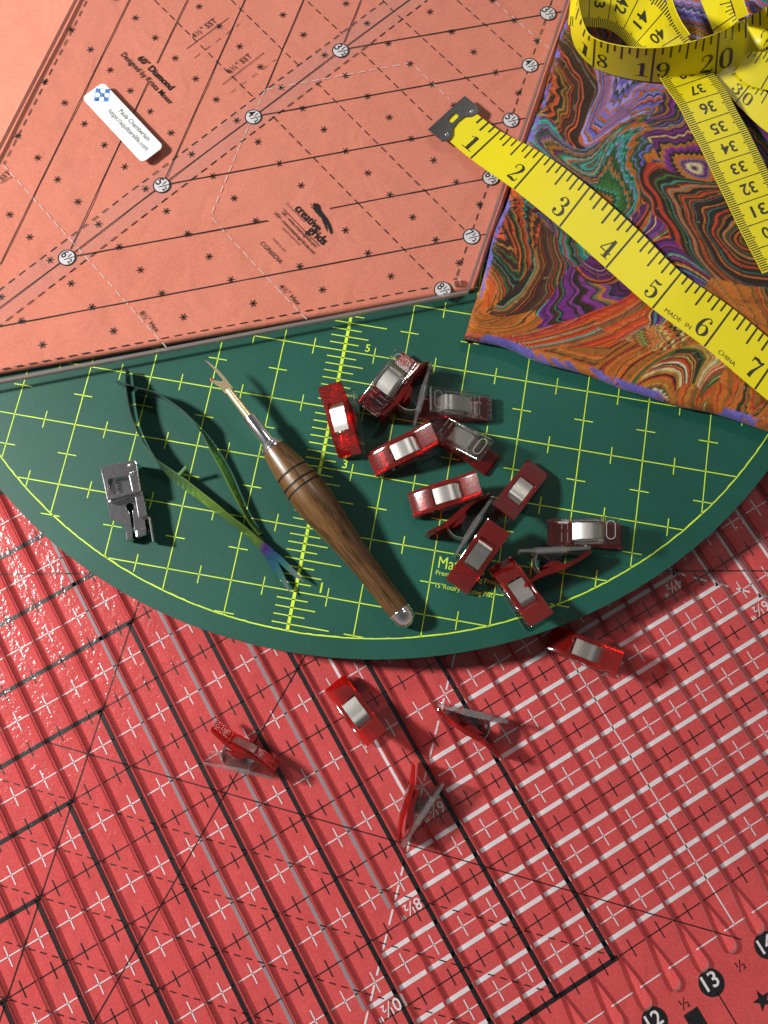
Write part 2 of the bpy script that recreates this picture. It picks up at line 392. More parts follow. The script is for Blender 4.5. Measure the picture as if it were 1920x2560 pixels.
    w.dash(R(8.2, 1.95), R(11.5, 5.25), IN * .03, IN * .22, IN * .13)
    k.line(R(6, 8.1), R(6, 9.5), IN * .018); k.line(R(5, 8.1), R(5, 9.5), IN * .018); k.line(R(7, 8.1), R(7, 9.5), IN * .018)
    for a in range(4, 9): k.disc(R(a, 7.97), IN * .19)
    c = R(6.51, 8.53); pts = []
    for i in range(10):
        rr = IN * (.15 if i % 2 == 0 else .062); th = math.radians(30 + 90 + 36 * i); pts.append(c + Vector((math.cos(th) * rr, math.sin(th) * rr, 0)))
    for i in range(10): k.poly([c, pts[i], pts[(i + 1) % 10]])
    k.quad(R(5.40, 8.12), R(5.64, 8.12), R(5.64, 8.38), R(5.40, 8.38))
    k.build('black_print', M['black_ink'], root); w.build('white_print', M['white_ink'], root)
    for s_, nm, m in ((sb, 'black_slot_line', M['black_ink']), (sw, 'white_slot_line', M['white_ink'])): s_.build(nm, m, root)
    zz = Z_RPRINT + .00004
    for a in range(4, 9):
        x = .115; text(root, 'number', str(a + 7), R(a - x, 7.97 + .075, zz), R(a + x, 7.97 + .075, zz), M['white_ink'], 1.0, .012)
    for a in (4.5, 5.5, 6.5, 7.5): text(root, 'number', '\u00bd', R(a - .065, 8.06, zz), R(a + .065, 8.06, zz), M['black_ink'])
    for lab, a, b in (('8\u00bd"', 2.52, 4.80), ('10\u00bd"', 1.55, 5.80), ('6\u00bd"', 9.62, 3.80), ('4\u00bd"', 8.62, 2.80), ('6\u00bd"', 3.52, 3.80)):
        # upside down in the picture: reads towards -a
        L = .36 if len(lab) < 4 else .46
        text(root, 'number', lab, R(a + L, b + .02, zz), R(a, b + .02, zz), M['white_ink'], 1.1, .01)
slotted_ruler()

# ------------------------------------------------------------------ round green cutting mat on its turntable
MR = complex(.98453513, -.17628919); MR /= abs(MR); MO = complex(-1.53343395, .29316704)
def G(x, y, z=Z_MAT + .00005):
    c = complex(x, y) * MR + MO; return Vector((c.real * IN, c.imag * IN, z))
def cutting_mat():
    CX, CY, RE, RB = 0., 8.06, 7.97, 7.66
    root = thing('cutting_mat', 'round dark green rotary cutting mat with yellow inch grid, raised above the slotted ruler', 'cutting mat', G(CX, CY, Z_RUL))
    circ = lambda r, n=200: [G(CX + r * math.cos(2 * math.pi * i / n), CY + r * math.sin(2 * math.pi * i / n)) for i in range(n)]
    prism('board', circ(RE), Z_MAT - .0030, Z_MAT, None, root, [M['mat'], M['mat_edge']], .0003)
    prism('turntable', circ(5.2, 96), Z_RUL + .0002, Z_MAT - .0030, M['turntable'], root)
    y = Strips(); lw = IN * .0155
    def half(v): return math.sqrt(max(RB ** 2 - v ** 2, 0))
    for r in range(1, 13):
        h = half(r - CY); y.line(G(CX - h, r), G(CX + h, r), lw)
        for c in range(-8, 8):
            if abs(c + .5) < h: y.line(G(c + .5, r - .14), G(c + .5, r + .14), lw)
    for c in range(-7, 8):
        h = half(c); y0 = CY - h
        if c: y.line(G(c, y0), G(c, CY + h), lw)
        else: y.line(G(c, y0), G(c, CY + h), IN * .050)
        if c:
            for r in range(0, 13):
                if y0 - .1 < r + .5 < CY + h: y.line(G(c - .15, r + .5), G(c + .15, r + .5), lw)
    for i in range(4, 100):
        v = i / 8
        if i % 8 == 0 or v > 12: continue
        right = {0: .62, 4: .62, 2: .36, 6: .36}.get(i % 8, .22)
        y.line(G(-.26, v), G(right, v), IN * .016)
    y.build('grid_line', M['yellow_ink'], root)
    rg = Strips(); n = 720; rnd = random.Random(3); pr = None; pts = []
    for i in range(n):
        th = 2 * math.pi * i / n; j = rnd.uniform(-.006, .006)
        pts.append((G(CX + (RB - .010 + j) * math.cos(th), CY + (RB - .010 + j) * math.sin(th)), G(CX + (RB + .010 + j * .4) * math.cos(th), CY + (RB + .010 + j * .4) * math.sin(th))))
    for i in range(n): a, b = pts[i]; c, d = pts[(i + 1) % n]; rg.quad(a, b, d, c)
    rg.build('border_line', M['yellow_ink'], root)
    for s, x, yy in (('5', .335, 5.05), ('3', .335, 3.05), ('1', .37, 1.05), ('7', .335, 7.05)):
        wd = .075 if s != '1' else .026
        text(root, 'number', s, G(x, yy), G(x + wd, yy), M['yellow_ink'], 1.0, .008)
    z = Z_MAT + .00005
    text(root, 'brand_lettering', "Matilda's Own", P(1094.7, 1419, z), P(1289, 1452, z), M['yellow_ink'], 1.25)
    text(root, 'brand_lettering', 'Premium Quilting Products', P(1089, 1436, z), P(1268, 1467, z), M['yellow_ink'], 1.05)
    text(root, 'brand_lettering', '15"Rotary Cutting Mat', P(1088, 1468, z), P(1231.4, 1494, z), M['yellow_ink'], 1.05)
cutting_mat()

# ------------------------------------------------------------------ folded cloths
def cloth_slab(c00, c10, c11, c01, z0, z1, nu, nv, wav, edgewob=0.):
    """soft slab: corners are world xy, rounded on all four sides; returns verts grid"""
    r = (z1 - z0) / 2
    def axis(L, n):
        out = []
        na = 14
        for i in range(na): th = -math.pi / 2 + math.pi * i / na; out.append((r - r * math.cos(th), r - r * math.sin(th)))
        for i in range(n): out.append((r + (L - 2 * r) * i / (n - 1), 0.))
        for i in range(1, na + 1): th = math.pi / 2 - math.pi * i / na; out.append((L - r + r * math.cos(th), r - r * math.sin(th)))
        return np.array(out)
    c00, c10, c11, c01 = (np.array(c[:2], float) for c in (c00, c10, c11, c01))
    LU = (np.linalg.norm(c10 - c00) + np.linalg.norm(c11 - c01)) / 2; LV = (np.linalg.norm(c01 - c00) + np.linalg.norm(c11 - c10)) / 2
    U, V = axis(LU, nu), axis(LV, nv)
    u = U[:, 0] / LU; v = V[:, 0] / LV
    UU, VV = np.meshgrid(u, v); DU, DV = np.meshgrid(U[:, 1], V[:, 1])
    XY = (c00 * (1 - UU[..., None]) * (1 - VV[..., None]) + c10 * UU[..., None] * (1 - VV[..., None]) + c11 * UU[..., None] * VV[..., None] + c01 * (1 - UU[..., None]) * VV[..., None])
    Z = z1 - np.maximum(DU, DV)
    if edgewob:
        XY[..., 0] += edgewob * (hashnoise(XY[..., 0] * 60, XY[..., 1] * 60, 5) - .5); XY[..., 1] += edgewob * (hashnoise(XY[..., 0] * 60, XY[..., 1] * 60, 9) - .5)
    Z = Z + wav(XY[..., 0], XY[..., 1]) * np.clip(1 - np.maximum(DU, DV) / r, 0, 1)
    vv = np.concatenate([XY, Z[..., None]], -1).reshape(-1, 3); w = len(u); h = len(v)
    f = [(j * w + i, j * w + i + 1, (j + 1) * w + i + 1, (j + 1) * w + i) for j in range(h - 1) for i in range(w - 1)]
    return vv, f, DU, DV
def coral_cloth():
    z = Z_COR - .001
    bl, br, tr, tl = P(-700, 1058, z), P(1186, 722, z), P(1560, -330, z), P(-500, -330, z)
    def wav(x, y):
        d = hashnoise(x * 55 + y * 20, y * 55 - x * 25, 2) * .0003 + hashnoise(x * 120, y * 120, 4) * .00015
        return -d
    v, f, *_ = cloth_slab(bl, br, tr, tl, Z_MAT + .0001, Z_COR + .0004, 220, 200, wav)
    o = mesh_obj('folded_cloth', v, f, M['coral'], None, True)
    o['label'] = 'folded coral pink cotton cloth lying under the clear diamond ruler'; o['category'] = 'cloth'
    # second, lower fold showing as a rim beyond the ruler
coral_cloth()

SHELLS = [(1310, 640, 'O'), (1420, 740, 'O'), (1560, 800, 'O'), (1330, 800, 'G'), (1480, 880, 'L'), (1700, 850, 'O'), (1800, 950, 'C'), (1620, 930, 'R'), (1900, 1020, 'O'), (1250, 690, 'W'), (1200, 800, 'L'),
          (1300, 500, 'D'), (1420, 470, 'D'), (1560, 560, 'P'), (1650, 480, 'P'), (1740, 650, 'P'), (1640, 640, 'R'), (1850, 720, 'O'), (1480, 330, 'T'), (1600, 380, 'T'), (1700, 330, 'G'), (1350, 320, 'R'), (1430, 210, 'G'), (1550, 230, 'T'), (1850, 450, 'D'), (1800, 250, 'P'), (1500, 80, 'D'), (1700, 60, 'L'), (1370, 410, 'D'), (1240, 580, 'O'), (1260, 780, 'G'), (1540, 690, 'R'), (1450, 600, 'O'), (1760, 780, 'C'), (1400, 840, 'L'), (1340, 560, 'O')]
def marble_color(x, y):
    """shell marbling: fans of concentric ink bands, feathered and pulled by swirls; x, y in inches"""
    X, Y = x.copy(), y.copy()
    q = lambda px, py: tuple(c / IN for c in P(px, py, Z_MARB)[:2])
    def vortex(cx, cy, ang, rad):
        nonlocal X, Y
        dx, dy = X - cx, Y - cy; r = np.hypot(dx, dy); t = ang * np.exp(-(r / rad) ** 1.5)
        X, Y = cx + dx * np.cos(t) - dy * np.sin(t), cy + dx * np.sin(t) + dy * np.cos(t)
    rv = random.Random(4)
    for i in range(22): vortex(*q(rv.uniform(1180, 1950), rv.uniform(40, 1050)), rv.choice((-1, 1)) * rv.uniform(.8, 2.0), rv.uniform(.35, .9))
    X = X + .10 * (hashnoise(X * 2.2, Y * 2.2, 1) - .5) + .03 * np.sin(Y * 13); Y = Y + .12 * (hashnoise(X * 2.2 + 7, Y * 2.2, 2) - .5)
    C_ = lambda *l: [srgb(*c)[:3] for c in l]
    och = C_((186, 108, 28), (170, 94, 26), (202, 110, 32), (154, 96, 32), (190, 120, 48), (208, 92, 28)); drk = C_((40, 26, 16), (58, 32, 18), (30, 34, 22), (78, 40, 20))
    grn = C_((40, 88, 42), (30, 70, 40), (60, 110, 50)); tel = C_((40, 150, 140), (34, 120, 118), (70, 180, 160)); lav = C_((136, 118, 214), (112, 98, 196), (168, 150, 226)); pur = C_((112, 38, 122), (86, 28, 98), (134, 56, 140))
    red = C_((208, 66, 28), (180, 48, 26), (222, 92, 40)); crm = C_((206, 196, 120), (220, 206, 170), (176, 170, 80)); nav = C_((26, 40, 92),); wht = C_((220, 214, 216),)
    pal = {'O': [(och, 8, 3, 12), (drk, 3, 1, 3), (red, 1, 1, 4), (grn, 1, 1, 4)], 'G': [(grn, 4, 2, 8), (tel, 2, 1, 3), (och, 3, 2, 5), (lav, 2, 1, 4), (drk, 2, 1, 3)], 'L': [(lav, 5, 2, 6), (nav, 2, 1, 3), (och, 4, 2, 6), (tel, 2, 1, 3), (grn, 2, 1, 4), (drk, 2, 1, 2)],
           'D': [(drk, 6, 2, 7), (och, 3, 1, 4), (red, 2, 1, 4), (grn, 2, 1, 4), (tel, 1, 1, 2)], 'P': [(pur, 5, 2, 7), (drk, 3, 1, 4), (crm, 1, 1, 3), (och, 3, 1, 5), (tel, 1, 1, 3)], 'T': [(tel, 4, 1, 4), (drk, 3, 1, 4), (grn, 3, 1, 5), (och, 2, 1, 4), (pur, 2, 1, 4)],
           'R': [(red, 5, 2, 8), (drk, 3, 1, 3), (tel, 2, 1, 3), (och, 3, 2, 5), (grn, 1, 1, 4)], 'C': [(och, 4, 1, 4), (crm, 3, 1, 3), (red, 2, 1, 3), (grn, 2, 1, 4), (drk, 2, 1, 3)], 'W': [(wht, 3, 1, 4), (drk, 3, 1, 3), (lav, 3, 2, 6), (och, 3, 2, 6)]}
    best = np.full(X.shape, 1e9); who = np.zeros(X.shape, int); cen = []
    for k, (px, py, t) in enumerate(SHELLS):
        cx, cy_ = q(px, py); cen.append((cx, cy_)); d = np.hypot(X - cx, Y - cy_) * (.8 + .4 * rv.random()); m = d < best; best = np.where(m, d, best); who = np.where(m, k, who)
    c = np.zeros(X.shape + (3,))
    for k, (px, py, t) in enumerate(SHELLS):
        m = who == k; rn = random.Random(100 + k)
        if not m.any(): continue
        an = rn.uniform(0, 6.28); of = rn.uniform(.5, 1.3); cx, cy_ = cen[k][0] + of * math.cos(an), cen[k][1] + of * math.sin(an)
        dx, dy = X[m] - cx, Y[m] - cy_; r = np.hypot(dx, dy); th = np.arctan2(dy, dx)
        fe = rn.choice((0, 0, .02, .035, .05)); T = r + fe * np.abs(np.sin(th * rn.randint(9, 22))) + .02 * (hashnoise(dx * 7, dy * 7, k) - .5)
        tab = []; groups = pal[t]; wts = [g[1] for g in groups]
        while len(tab) < 300:
            g = rn.choices(groups, wts)[0]; tab += [rn.choice(g[0])] * rn.randint(g[2], g[3])
        tab = np.array(tab[:300]); cc = tab[np.mod(T * 125, 300).astype(int) % 300]
        v = hashnoise(th * 22, T * 6, k + 3); cc = cc * (1 - .4 * np.clip(v * 4 - 2.7, 0, 1))[:, None]      # fine radial combing
        l = hashnoise(th * 30 + 5, T * 9, k + 4); cc = np.where((l > .955)[:, None], cc * .5 + np.array(srgb(200, 180, 130)[:3]) * .4, cc)
        c[m] = cc
    return c * .95
def marbled_cloth():
    z = Z_MARB - .003
    bl, br, tr, tl = P(1158, 836, z), P(2300, 1196, z), P(2600, -80, z), P(1462, -80, z)
    def wav(x, y): return -(hashnoise(x * 40, y * 40, 12) * .0009 + hashnoise(x * 90 + y * 40, y * 25, 13) * .0005)
    v, f, DU, DV = cloth_slab(bl, br, tr, tl, Z_MAT + .0001, Z_MARB, 620, 560, wav, .0028)
    o = mesh_obj('folded_cloth', v, f, M['marble'], None, True)
    o['label'] = 'folded cotton cloth with a marbled multicoloured swirl print, yellow tape on it'; o['category'] = 'cloth'
    x = v[:, 0] / IN + v[:, 2] / IN * .8; y = v[:, 1] / IN + v[:, 2] / IN * .8
    c = sum(marble_color(x + dx, y + dy) for dx, dy in ((-.004, -.002), (.004, .002), (.002, -.004), (-.002, .004), (0, 0))) / 5
    e = np.maximum(DU, DV).reshape(-1)      # the fold rim shows a lavender stretch of the print
    lav = np.array(srgb(122, 112, 206)[:3]); k = ((e > .0007) & (hashnoise(x * 2.2, y * 2.2, 21) > .27))[:, None]
    st = hashnoise(x * 14 + y * 6, y * 3, 22)[:, None]
    c = np.where(k, np.where(st > .62, c, lav * (.55 + .6 * st)), c)
    at = o.data.color_attributes.new('Col', 'FLOAT_COLOR', 'POINT')
    at.data.foreach_set('color', np.concatenate([np.clip(c, 0, 1), np.ones((len(c), 1))], 1).astype(np.float32).ravel())
marbled_cloth()

# ------------------------------------------------------------------ diamond ruler
def diamond_ruler():
    z = Z_DPRINT
    root = thing('diamond_ruler', 'clear acrylic sixty degree diamond ruler with black stars, lying on coral cloth', 'ruler', P(600, 400, Z_COR))
    D = lambda x, y, dz=0.: P(x, y, z + dz)
    prism('plate', [P(*c, Z_D1) for c in ((-343, 1021), (1172, 731), (1524, -300), (340, -300))], Z_D0, Z_D1, None, root, [M['acrylic'], M['acrylic_rim']], 0,
          holes=[[P(1141, 702, Z_D1) + Vector((math.cos(t) * .0016, math.sin(t) * .0016, 0)) for t in [2 * math.pi * i / 24 for i in range(24)]]])
    for e0, e1 in (((-343, 1021), (1172, 731)), ((1172, 731), (1524, -300))):      # frosted cut edges; added pale strips paint light carried inside the acrylic
        a, b = P(*e0, Z_D1), P(*e1, Z_D1); t = (b - a).normalized(); n_ = Vector((-t.y, t.x, 0)); ce = Strips(); hz_ = Vector((0, 0, Z_D0 - Z_D1 + .0004))
        ce.quad(a + hz_ + n_ * .0001, b + hz_ + n_ * .0001, b + n_ * .0013 - Vector((0, 0, .00004)), a + n_ * .0013 - Vector((0, 0, .00004))); ce.build('lit_cut_edge', M['acrylic_rim'], root)
    k, w = Strips(), Strips(); lw = IN * .0175
    for a, b in (((868, 121), (1407.6, 27.7)), ((652, 288), (1363, 158)), ((424, 459), (1318, 294)), ((187, 640), (669.6, 551)), ((823.6, 521), (1227, 444)), ((-40, 823), (1220, 584)),
                 ((323, 0), (0, 661)), ((468, 0), (392, 158)), ((369, 207), (176, 623)), ((612, 0), (413, 446)), ((758, 0), (663, 224)), ((902, 0), (859, 108)),
                 ((-60, 813), (150, 657)), ((183, 632), (388, 475)), ((420, 451), (617, 304)), ((649, 280), (835, 138)), ((867, 114), (1022, 0)), ((371, -150), (323, 0)), ((1022, 0), (1200, -136)), ((612, 0), (660, -110)), ((468, 0), (520, -110)), ((758, 0), (805, -110))):
        k.line(D(*a), D(*b), lw)
    don, dof = IN * .13, IN * .085
    for a, b in (((-60, 768), (963, 0)), ((-40, 843), (1068, 0)), ((1380, 0), (1141, 690)), ((240, -45), (8, 411)), ((-30, 929), (1075, 718)),
                 ((386, 0), (637, 247)), ((682, 291), (895, 508)), ((895, 508), (1085, 699)), ((578, 0), (752, 169)), ((790, 205), (1060, 475)), ((1060, 475), (1161, 574)), ((769, 4), (855, 84)), ((902, 129), (1110, 330)),
                 ((956, 0), (982, 27)), ((994, 38), (1262, 283)), ((1142, 0), (1313, 150))):
        k.dash(D(*a), D(*b), lw * .95, don, dof)
    for a, b in (((663, 224), (1022, 158)), ((1039, 167), (1123, 247)), ((663, 224), (600, 363)), ((600, 363), (527, 539)), ((530, 545), (692, 720)), ((692, 720), (766.7, 798)), ((8, 411), (175, 598)), ((175, 598), (415.6, 868)), ((1238, 5), (1374, 122))):
        w = Strips(); w.dash(D(*a, -.00003), D(*b, -.00003), lw * .8, don, dof * .9); w.build('white_dashed_line', M['pale_ink'], root)
    for a, b in (((466, 122), (572, 44)), ((555, 211), (660, 131)), ((0, 458), (30, 441))): k.line(D(*a), D(*b), lw * .6)
    for a, b in (((487, 144), (598, 60)), ((575, 232), (690, 148))): k.dash(D(*a), D(*b), lw * .5, IN * .12, IN * .12)
    # stars on the ruler's lattice
    A = D(337.6, 44.3); u = (D(644.3, 354.4) - A) / 6; vv = (D(92.8, 393.7) - A + u) / 3
    ln = lambda p, a, b: (b[0] - a[0]) * (p.y - a[1]) - (b[1] - a[1]) * (p.x - a[0])
    q = [D(*c) for c in ((-343, 1000), (1141, 712), (1400, -60), (200, -60))]
    discs = [D(*c) for c in ((167, 644), (404, 463), (633, 292), (851, 126), (1370, 33), (1325, 163), (1277, 300), (1227, 444), (1179, 591), (1107, 724), (758, 572), (141, 280))]
    for i in range(-14, 30):
        for j in range(-12, 14):
            p = A + u * i + vv * j
            if not all(ln(p, q[t], q[(t + 1) % 4]) > -.00001 for t in range(4)): continue
            if any((p - d).length < (.013 if n == 10 else .0035) for n, d in enumerate(discs)): continue
            for t in range(3):
                th = math.radians(10 + 60 * t); d = Vector((math.cos(th), math.sin(th), 0)) * IN * .065
                k.line(p - d, p + d, lw * .85)
    # lettering
    kt = M['black_ink']; T = lambda s, a, b, hs=1.0, bold=0., nm='lettering', m=kt: text(root, nm, s, D(*a, .00002), D(*b, .00002), m, hs, bold)
    T('60\u00b0 Diamond', (342, 147), (424, 226), 1.05, .02); T('Designed by Krista Moser', (301, 137), (424, 262), 1.1, .012)
    T('4\u00bd" SST', (485, 96), (543, 53)); T('6\u00bd" SST', (574, 184), (630, 141)); T('6\u00bd" SST', (-30, 476), (27, 434))
    T('8\u00bd" Hex', (347, 783), (389, 831)); T('4\u00bd" Hex', (696, 717), (743, 764)); T('CGR60DIA', (648.5, 609), (699, 660))
    T('creative', (735, 522), (792, 580), 1.15, .022); T('grids', (766, 577), (807, 613), 1.1, .022); T('The Original NON-SLIP', (713, 508), (760, 556), 1.1)
    T('UK - www.creativegrids.com', (702, 532), (786.6, 619), 1.1, .012); T('USA - www.creativegridsusa.com', (684, 534), (783, 636), 1.1, .012)
    T('\u00a92018 Creative Grids', (703, 570), (748, 614)); T('MADE IN USA', (680, 598), (710, 630)); k.line(D(707, 521), D(798, 615), lw * .5)
    fx = [(1005, 275), (1045, 290), (1085, 290), (1130, 330), (1135, 365), (1145, 410), (1180, 460), (1215, 510), (1260, 560), (1290, 620), (1330, 690), (1360, 790), (1365, 850), (1325, 860), (1300, 790), (1280, 720), (1265, 690), (1245, 690), (1270, 745), (1260, 815), (1250, 815), (1250, 750), (1225, 720), (1235, 760), (1222, 765), (1215, 700), (1190, 660), (1165, 590), (1150, 560), (1110, 530), (1085, 490), (1050, 465), (1030, 430), (1000, 390), (955, 365), (960, 350), (1015, 370), (1000, 345), (945, 300), (948, 290), (1010, 325)]
    prism('leaping_emblem', [D(650 + a / 7.541, 470 + b / 7.541) for a, b in fx], z - .00001, z + .00001, kt, root)
    lg = Strips(); lg.ring(D(758, 572, -.00002), .0146, .0149); lg.build('badge_ring', M['haze_band'], root)
    dsc = Strips(); rim = Strips()
    for (x, y), s in zip(((167, 644), (404, 463), (633, 292), (851, 126), (1370, 33), (1325, 163), (1277, 300), (1227, 444), (1179, 591), (1107, 724)), ('6\u00bd', '5\u00bd', '4\u00bd', '3\u00bd', '3\u00bd', '4\u00bd', '5\u00bd', '6\u00bd', '7\u00bd', '8\u00bd')):
        c = D(x, y, .00008); dsc = Strips(); rim = Strips(); dsc.disc(c, IN * .132); rim.ring(c + Vector((0, 0, .00002)), IN * .128, IN * .148)
        dsc.build('number_disc', M['disc'], root); rim.build('disc_rim', kt, root)
        d = (D(x + 11.5, y + 10.5, .00012) - D(x - 11.5, y - 10.5, .00012)); n = Vector((-d.y, d.x, 0)).normalized(); mid = D(x, y, .00012)
        text(root, 'number', s, mid - d * .5 - n * .0012, mid + d * .5 - n * .0012, kt, 1.15, .014)
    hz = Strips(); hz.quad(D(-60, 768, -.00005), D(-40, 843, -.00005), D(1068, 0, -.00005), D(963, 0, -.00005)); hz.build('frosted_band', M['haze_band'], root)
    k.build('black_print', kt, root)
diamond_ruler()

# ------------------------------------------------------------------ name card on the diamond ruler
def name_card():
    z0, z1 = Z_D1 + .0001, Z_D1 + .0006
    zc = lambda x, y: P(180 + x / 6.636, 180 + y / 6.636, z1)
    a, b, c = zc(160, 425), zc(515, 165), zc(1165, 1505); d = b + (c - a)   # a-b short side, a-c long side
    root = thing('name_card', 'small white rounded name card with a blue patchwork square, on the diamond ruler', 'card', ((a + d) / 2).to_2d().to_3d() + Vector((0, 0, z0)))
    ux = (c - a); uy = (b - a); LX, LY = ux.length, uy.length; ux.normalize(); uy.normalize(); r = .0022; out = []
    for cx, cy_, t0 in ((LX - r, r, -90), (LX - r, LY - r, 0), (r, LY - r, 90), (r, r, 180)):
        for i in range(7): t = math.radians(t0 + 15 * i); out.append(a + ux * (cx + r * math.cos(t)) + uy * (cy_ + r * math.sin(t)))
    prism('card', out, z0, z1, M['card'], root, None, .00015)
    zt = lambda x, y, dz=.00004: zc(x, y) + Vector((0, 0, dz))
    text(root, 'lettering', 'Paula Chamberlain', zt(770, 655), zt(1255, 1150), M['grey_ink'], 1.1, .012)
    text(root, 'lettering', 'https://aquilterslife.com', zt(590, 655), zt(1225, 1310), M['grey_ink'], 1.1, .012)
    bl, nv = Strips(), Strips(); o, e1, e2 = zt(400, 275), zt(632, 285) - zt(400, 275), zt(366, 480) - zt(400, 275)
    at = lambda s, t, dz=0: o + e1 * s + e2 * t + Vector((0, 0, dz))
    for i in range(3):
        for j in range(3):
            if (i + j) % 2 == 0: bl.quad(at(i / 3, j / 3), at((i + 1) / 3, j / 3), at((i + 1) / 3, (j + 1) / 3), at(i / 3, (j + 1) / 3))
    for s0, t0, s1, t1 in ((0, 0, 1, 0), (1, 0, 1, 1), (1, 1, 0, 1), (0, 1, 0, 0)): bl.line(at(s0, t0, .00001), at(s1, t1, .00001), .0002)
    rnd = random.Random(5)
    for i in range(9):
        s, t = .12 + i * .095, .10 + i * .095; nv.disc(at(s + rnd.uniform(-.05, .05), t + rnd.uniform(-.03, .03), .00003), .00032, 8)
    for i in range(6): nv.disc(at(.12 + rnd.uniform(0, .2), .78 + rnd.uniform(-.08, .15), .00003), .0003, 8); nv.disc(at(.76 + rnd.uniform(0, .18), .12 + rnd.uniform(0, .14), .00003), .00022, 8)
    bl.build('patch', M['blue_ink'], root); nv.build('sprig', M['navy_ink'], root)
name_card()

# ------------------------------------------------------------------ tape measure
TW = .0222
DIG = {   # heavy-and-hairline numerals: strokes of (x, y, width) in a 0.62 x 1 box
 '0': [[(.31, 1, .05), (.12, .85, .13), (.08, .5, .18), (.12, .15, .13), (.31, 0, .05), (.50, .15, .13), (.54, .5, .18), (.50, .85, .13), (.31, 1, .05)]],
 '1': [[(.33, .0, .17), (.33, .97, .17)], [(.30, .95, .10), (.20, .86, .06), (.08, .83, .04)], [(.08, .02, .05), (.58, .02, .05)]],
 '2': [[(.17, .70, .17), (.16, .72, .17)], [(.10, .72, .05), (.14, .90, .06), (.30, .985, .06), (.47, .90, .14), (.50, .74, .17), (.40, .52, .11), (.20, .26, .06), (.07, .10, .05)], [(.08, .09, .09), (.30, .10, .15), (.46, .06, .12), (.56, .12, .05), (.58, .27, .03)]],
 '3': [[(.15, .78, .17), (.14, .79, .17)], [(.10, .80, .05), (.18, .95, .05), (.32, .985, .06), (.46, .88, .13), (.46, .70, .14), (.36, .56, .06), (.24, .54, .04)], [(.30, .54, .04), (.46, .46, .12), (.52, .28, .17), (.44, .08, .11), (.28, .02, .06), (.14, .06, .06), (.09, .20, .06)], [(.14, .20, .17), (.15, .21, .17)]],
 '4': [[(.42, 0, .17), (.42, .98, .15)], [(.42, .98, .05), (.22, .62, .05), (.03, .30, .05)], [(.03, .28, .06), (.60, .28, .06)], [(.24, .02, .05), (.60, .02, .05)]],
 '5': [[(.13, .98, .04), (.12, .75, .04), (.11, .50, .05)], [(.14, .92, .10), (.32, .88, .14), (.46, .94, .08), (.50, .99, .03)], [(.11, .50, .05), (.24, .60, .06), (.40, .58, .11), (.50, .40, .17), (.48, .18, .14), (.34, .02, .06), (.18, .03, .06), (.09, .16, .06)], [(.14, .20, .16), (.15, .21, .16)]],
 '6': [[(.46, .82, .13), (.47, .81, .13)], [(.50, .86, .05), (.42, .97, .05), (.30, .97, .06), (.15, .78, .12), (.09, .45, .17), (.14, .15, .13), (.31, .01, .06), (.48, .14, .14), (.52, .32, .16), (.44, .52, .10), (.30, .56, .05), (.17, .46, .05)]],
 '7': [[(.07, .98, .04), (.07, .68, .04)], [(.08, .88, .12), (.24, .92, .15), (.42, .86, .12), (.56, .97, .05)], [(.55, .95, .06), (.40, .55, .09), (.30, .25, .15), (.28, .0, .19)]],
 '8': [[(.31, .99, .05), (.14, .88, .10), (.15, .70, .13), (.36, .52, .16), (.52, .30, .15), (.47, .08, .10), (.31, .01, .05), (.12, .08, .10), (.10, .26, .10), (.24, .46, .06), (.44, .64, .07), (.49, .80, .08), (.44, .94, .08), (.31, .99, .05)]],
 '9': [[(.16, .18, .13), (.15, .19, .13)], [(.12, .14, .05), (.20, .03, .05), (.32, .03, .06), (.47, .22, .12), (.53, .55, .17), (.48, .85, .13), (.31, .99, .06), (.14, .86, .14), (.10, .68, .16), (.18, .48, .10), (.32, .44, .05), (.45, .54, .05)]],
}
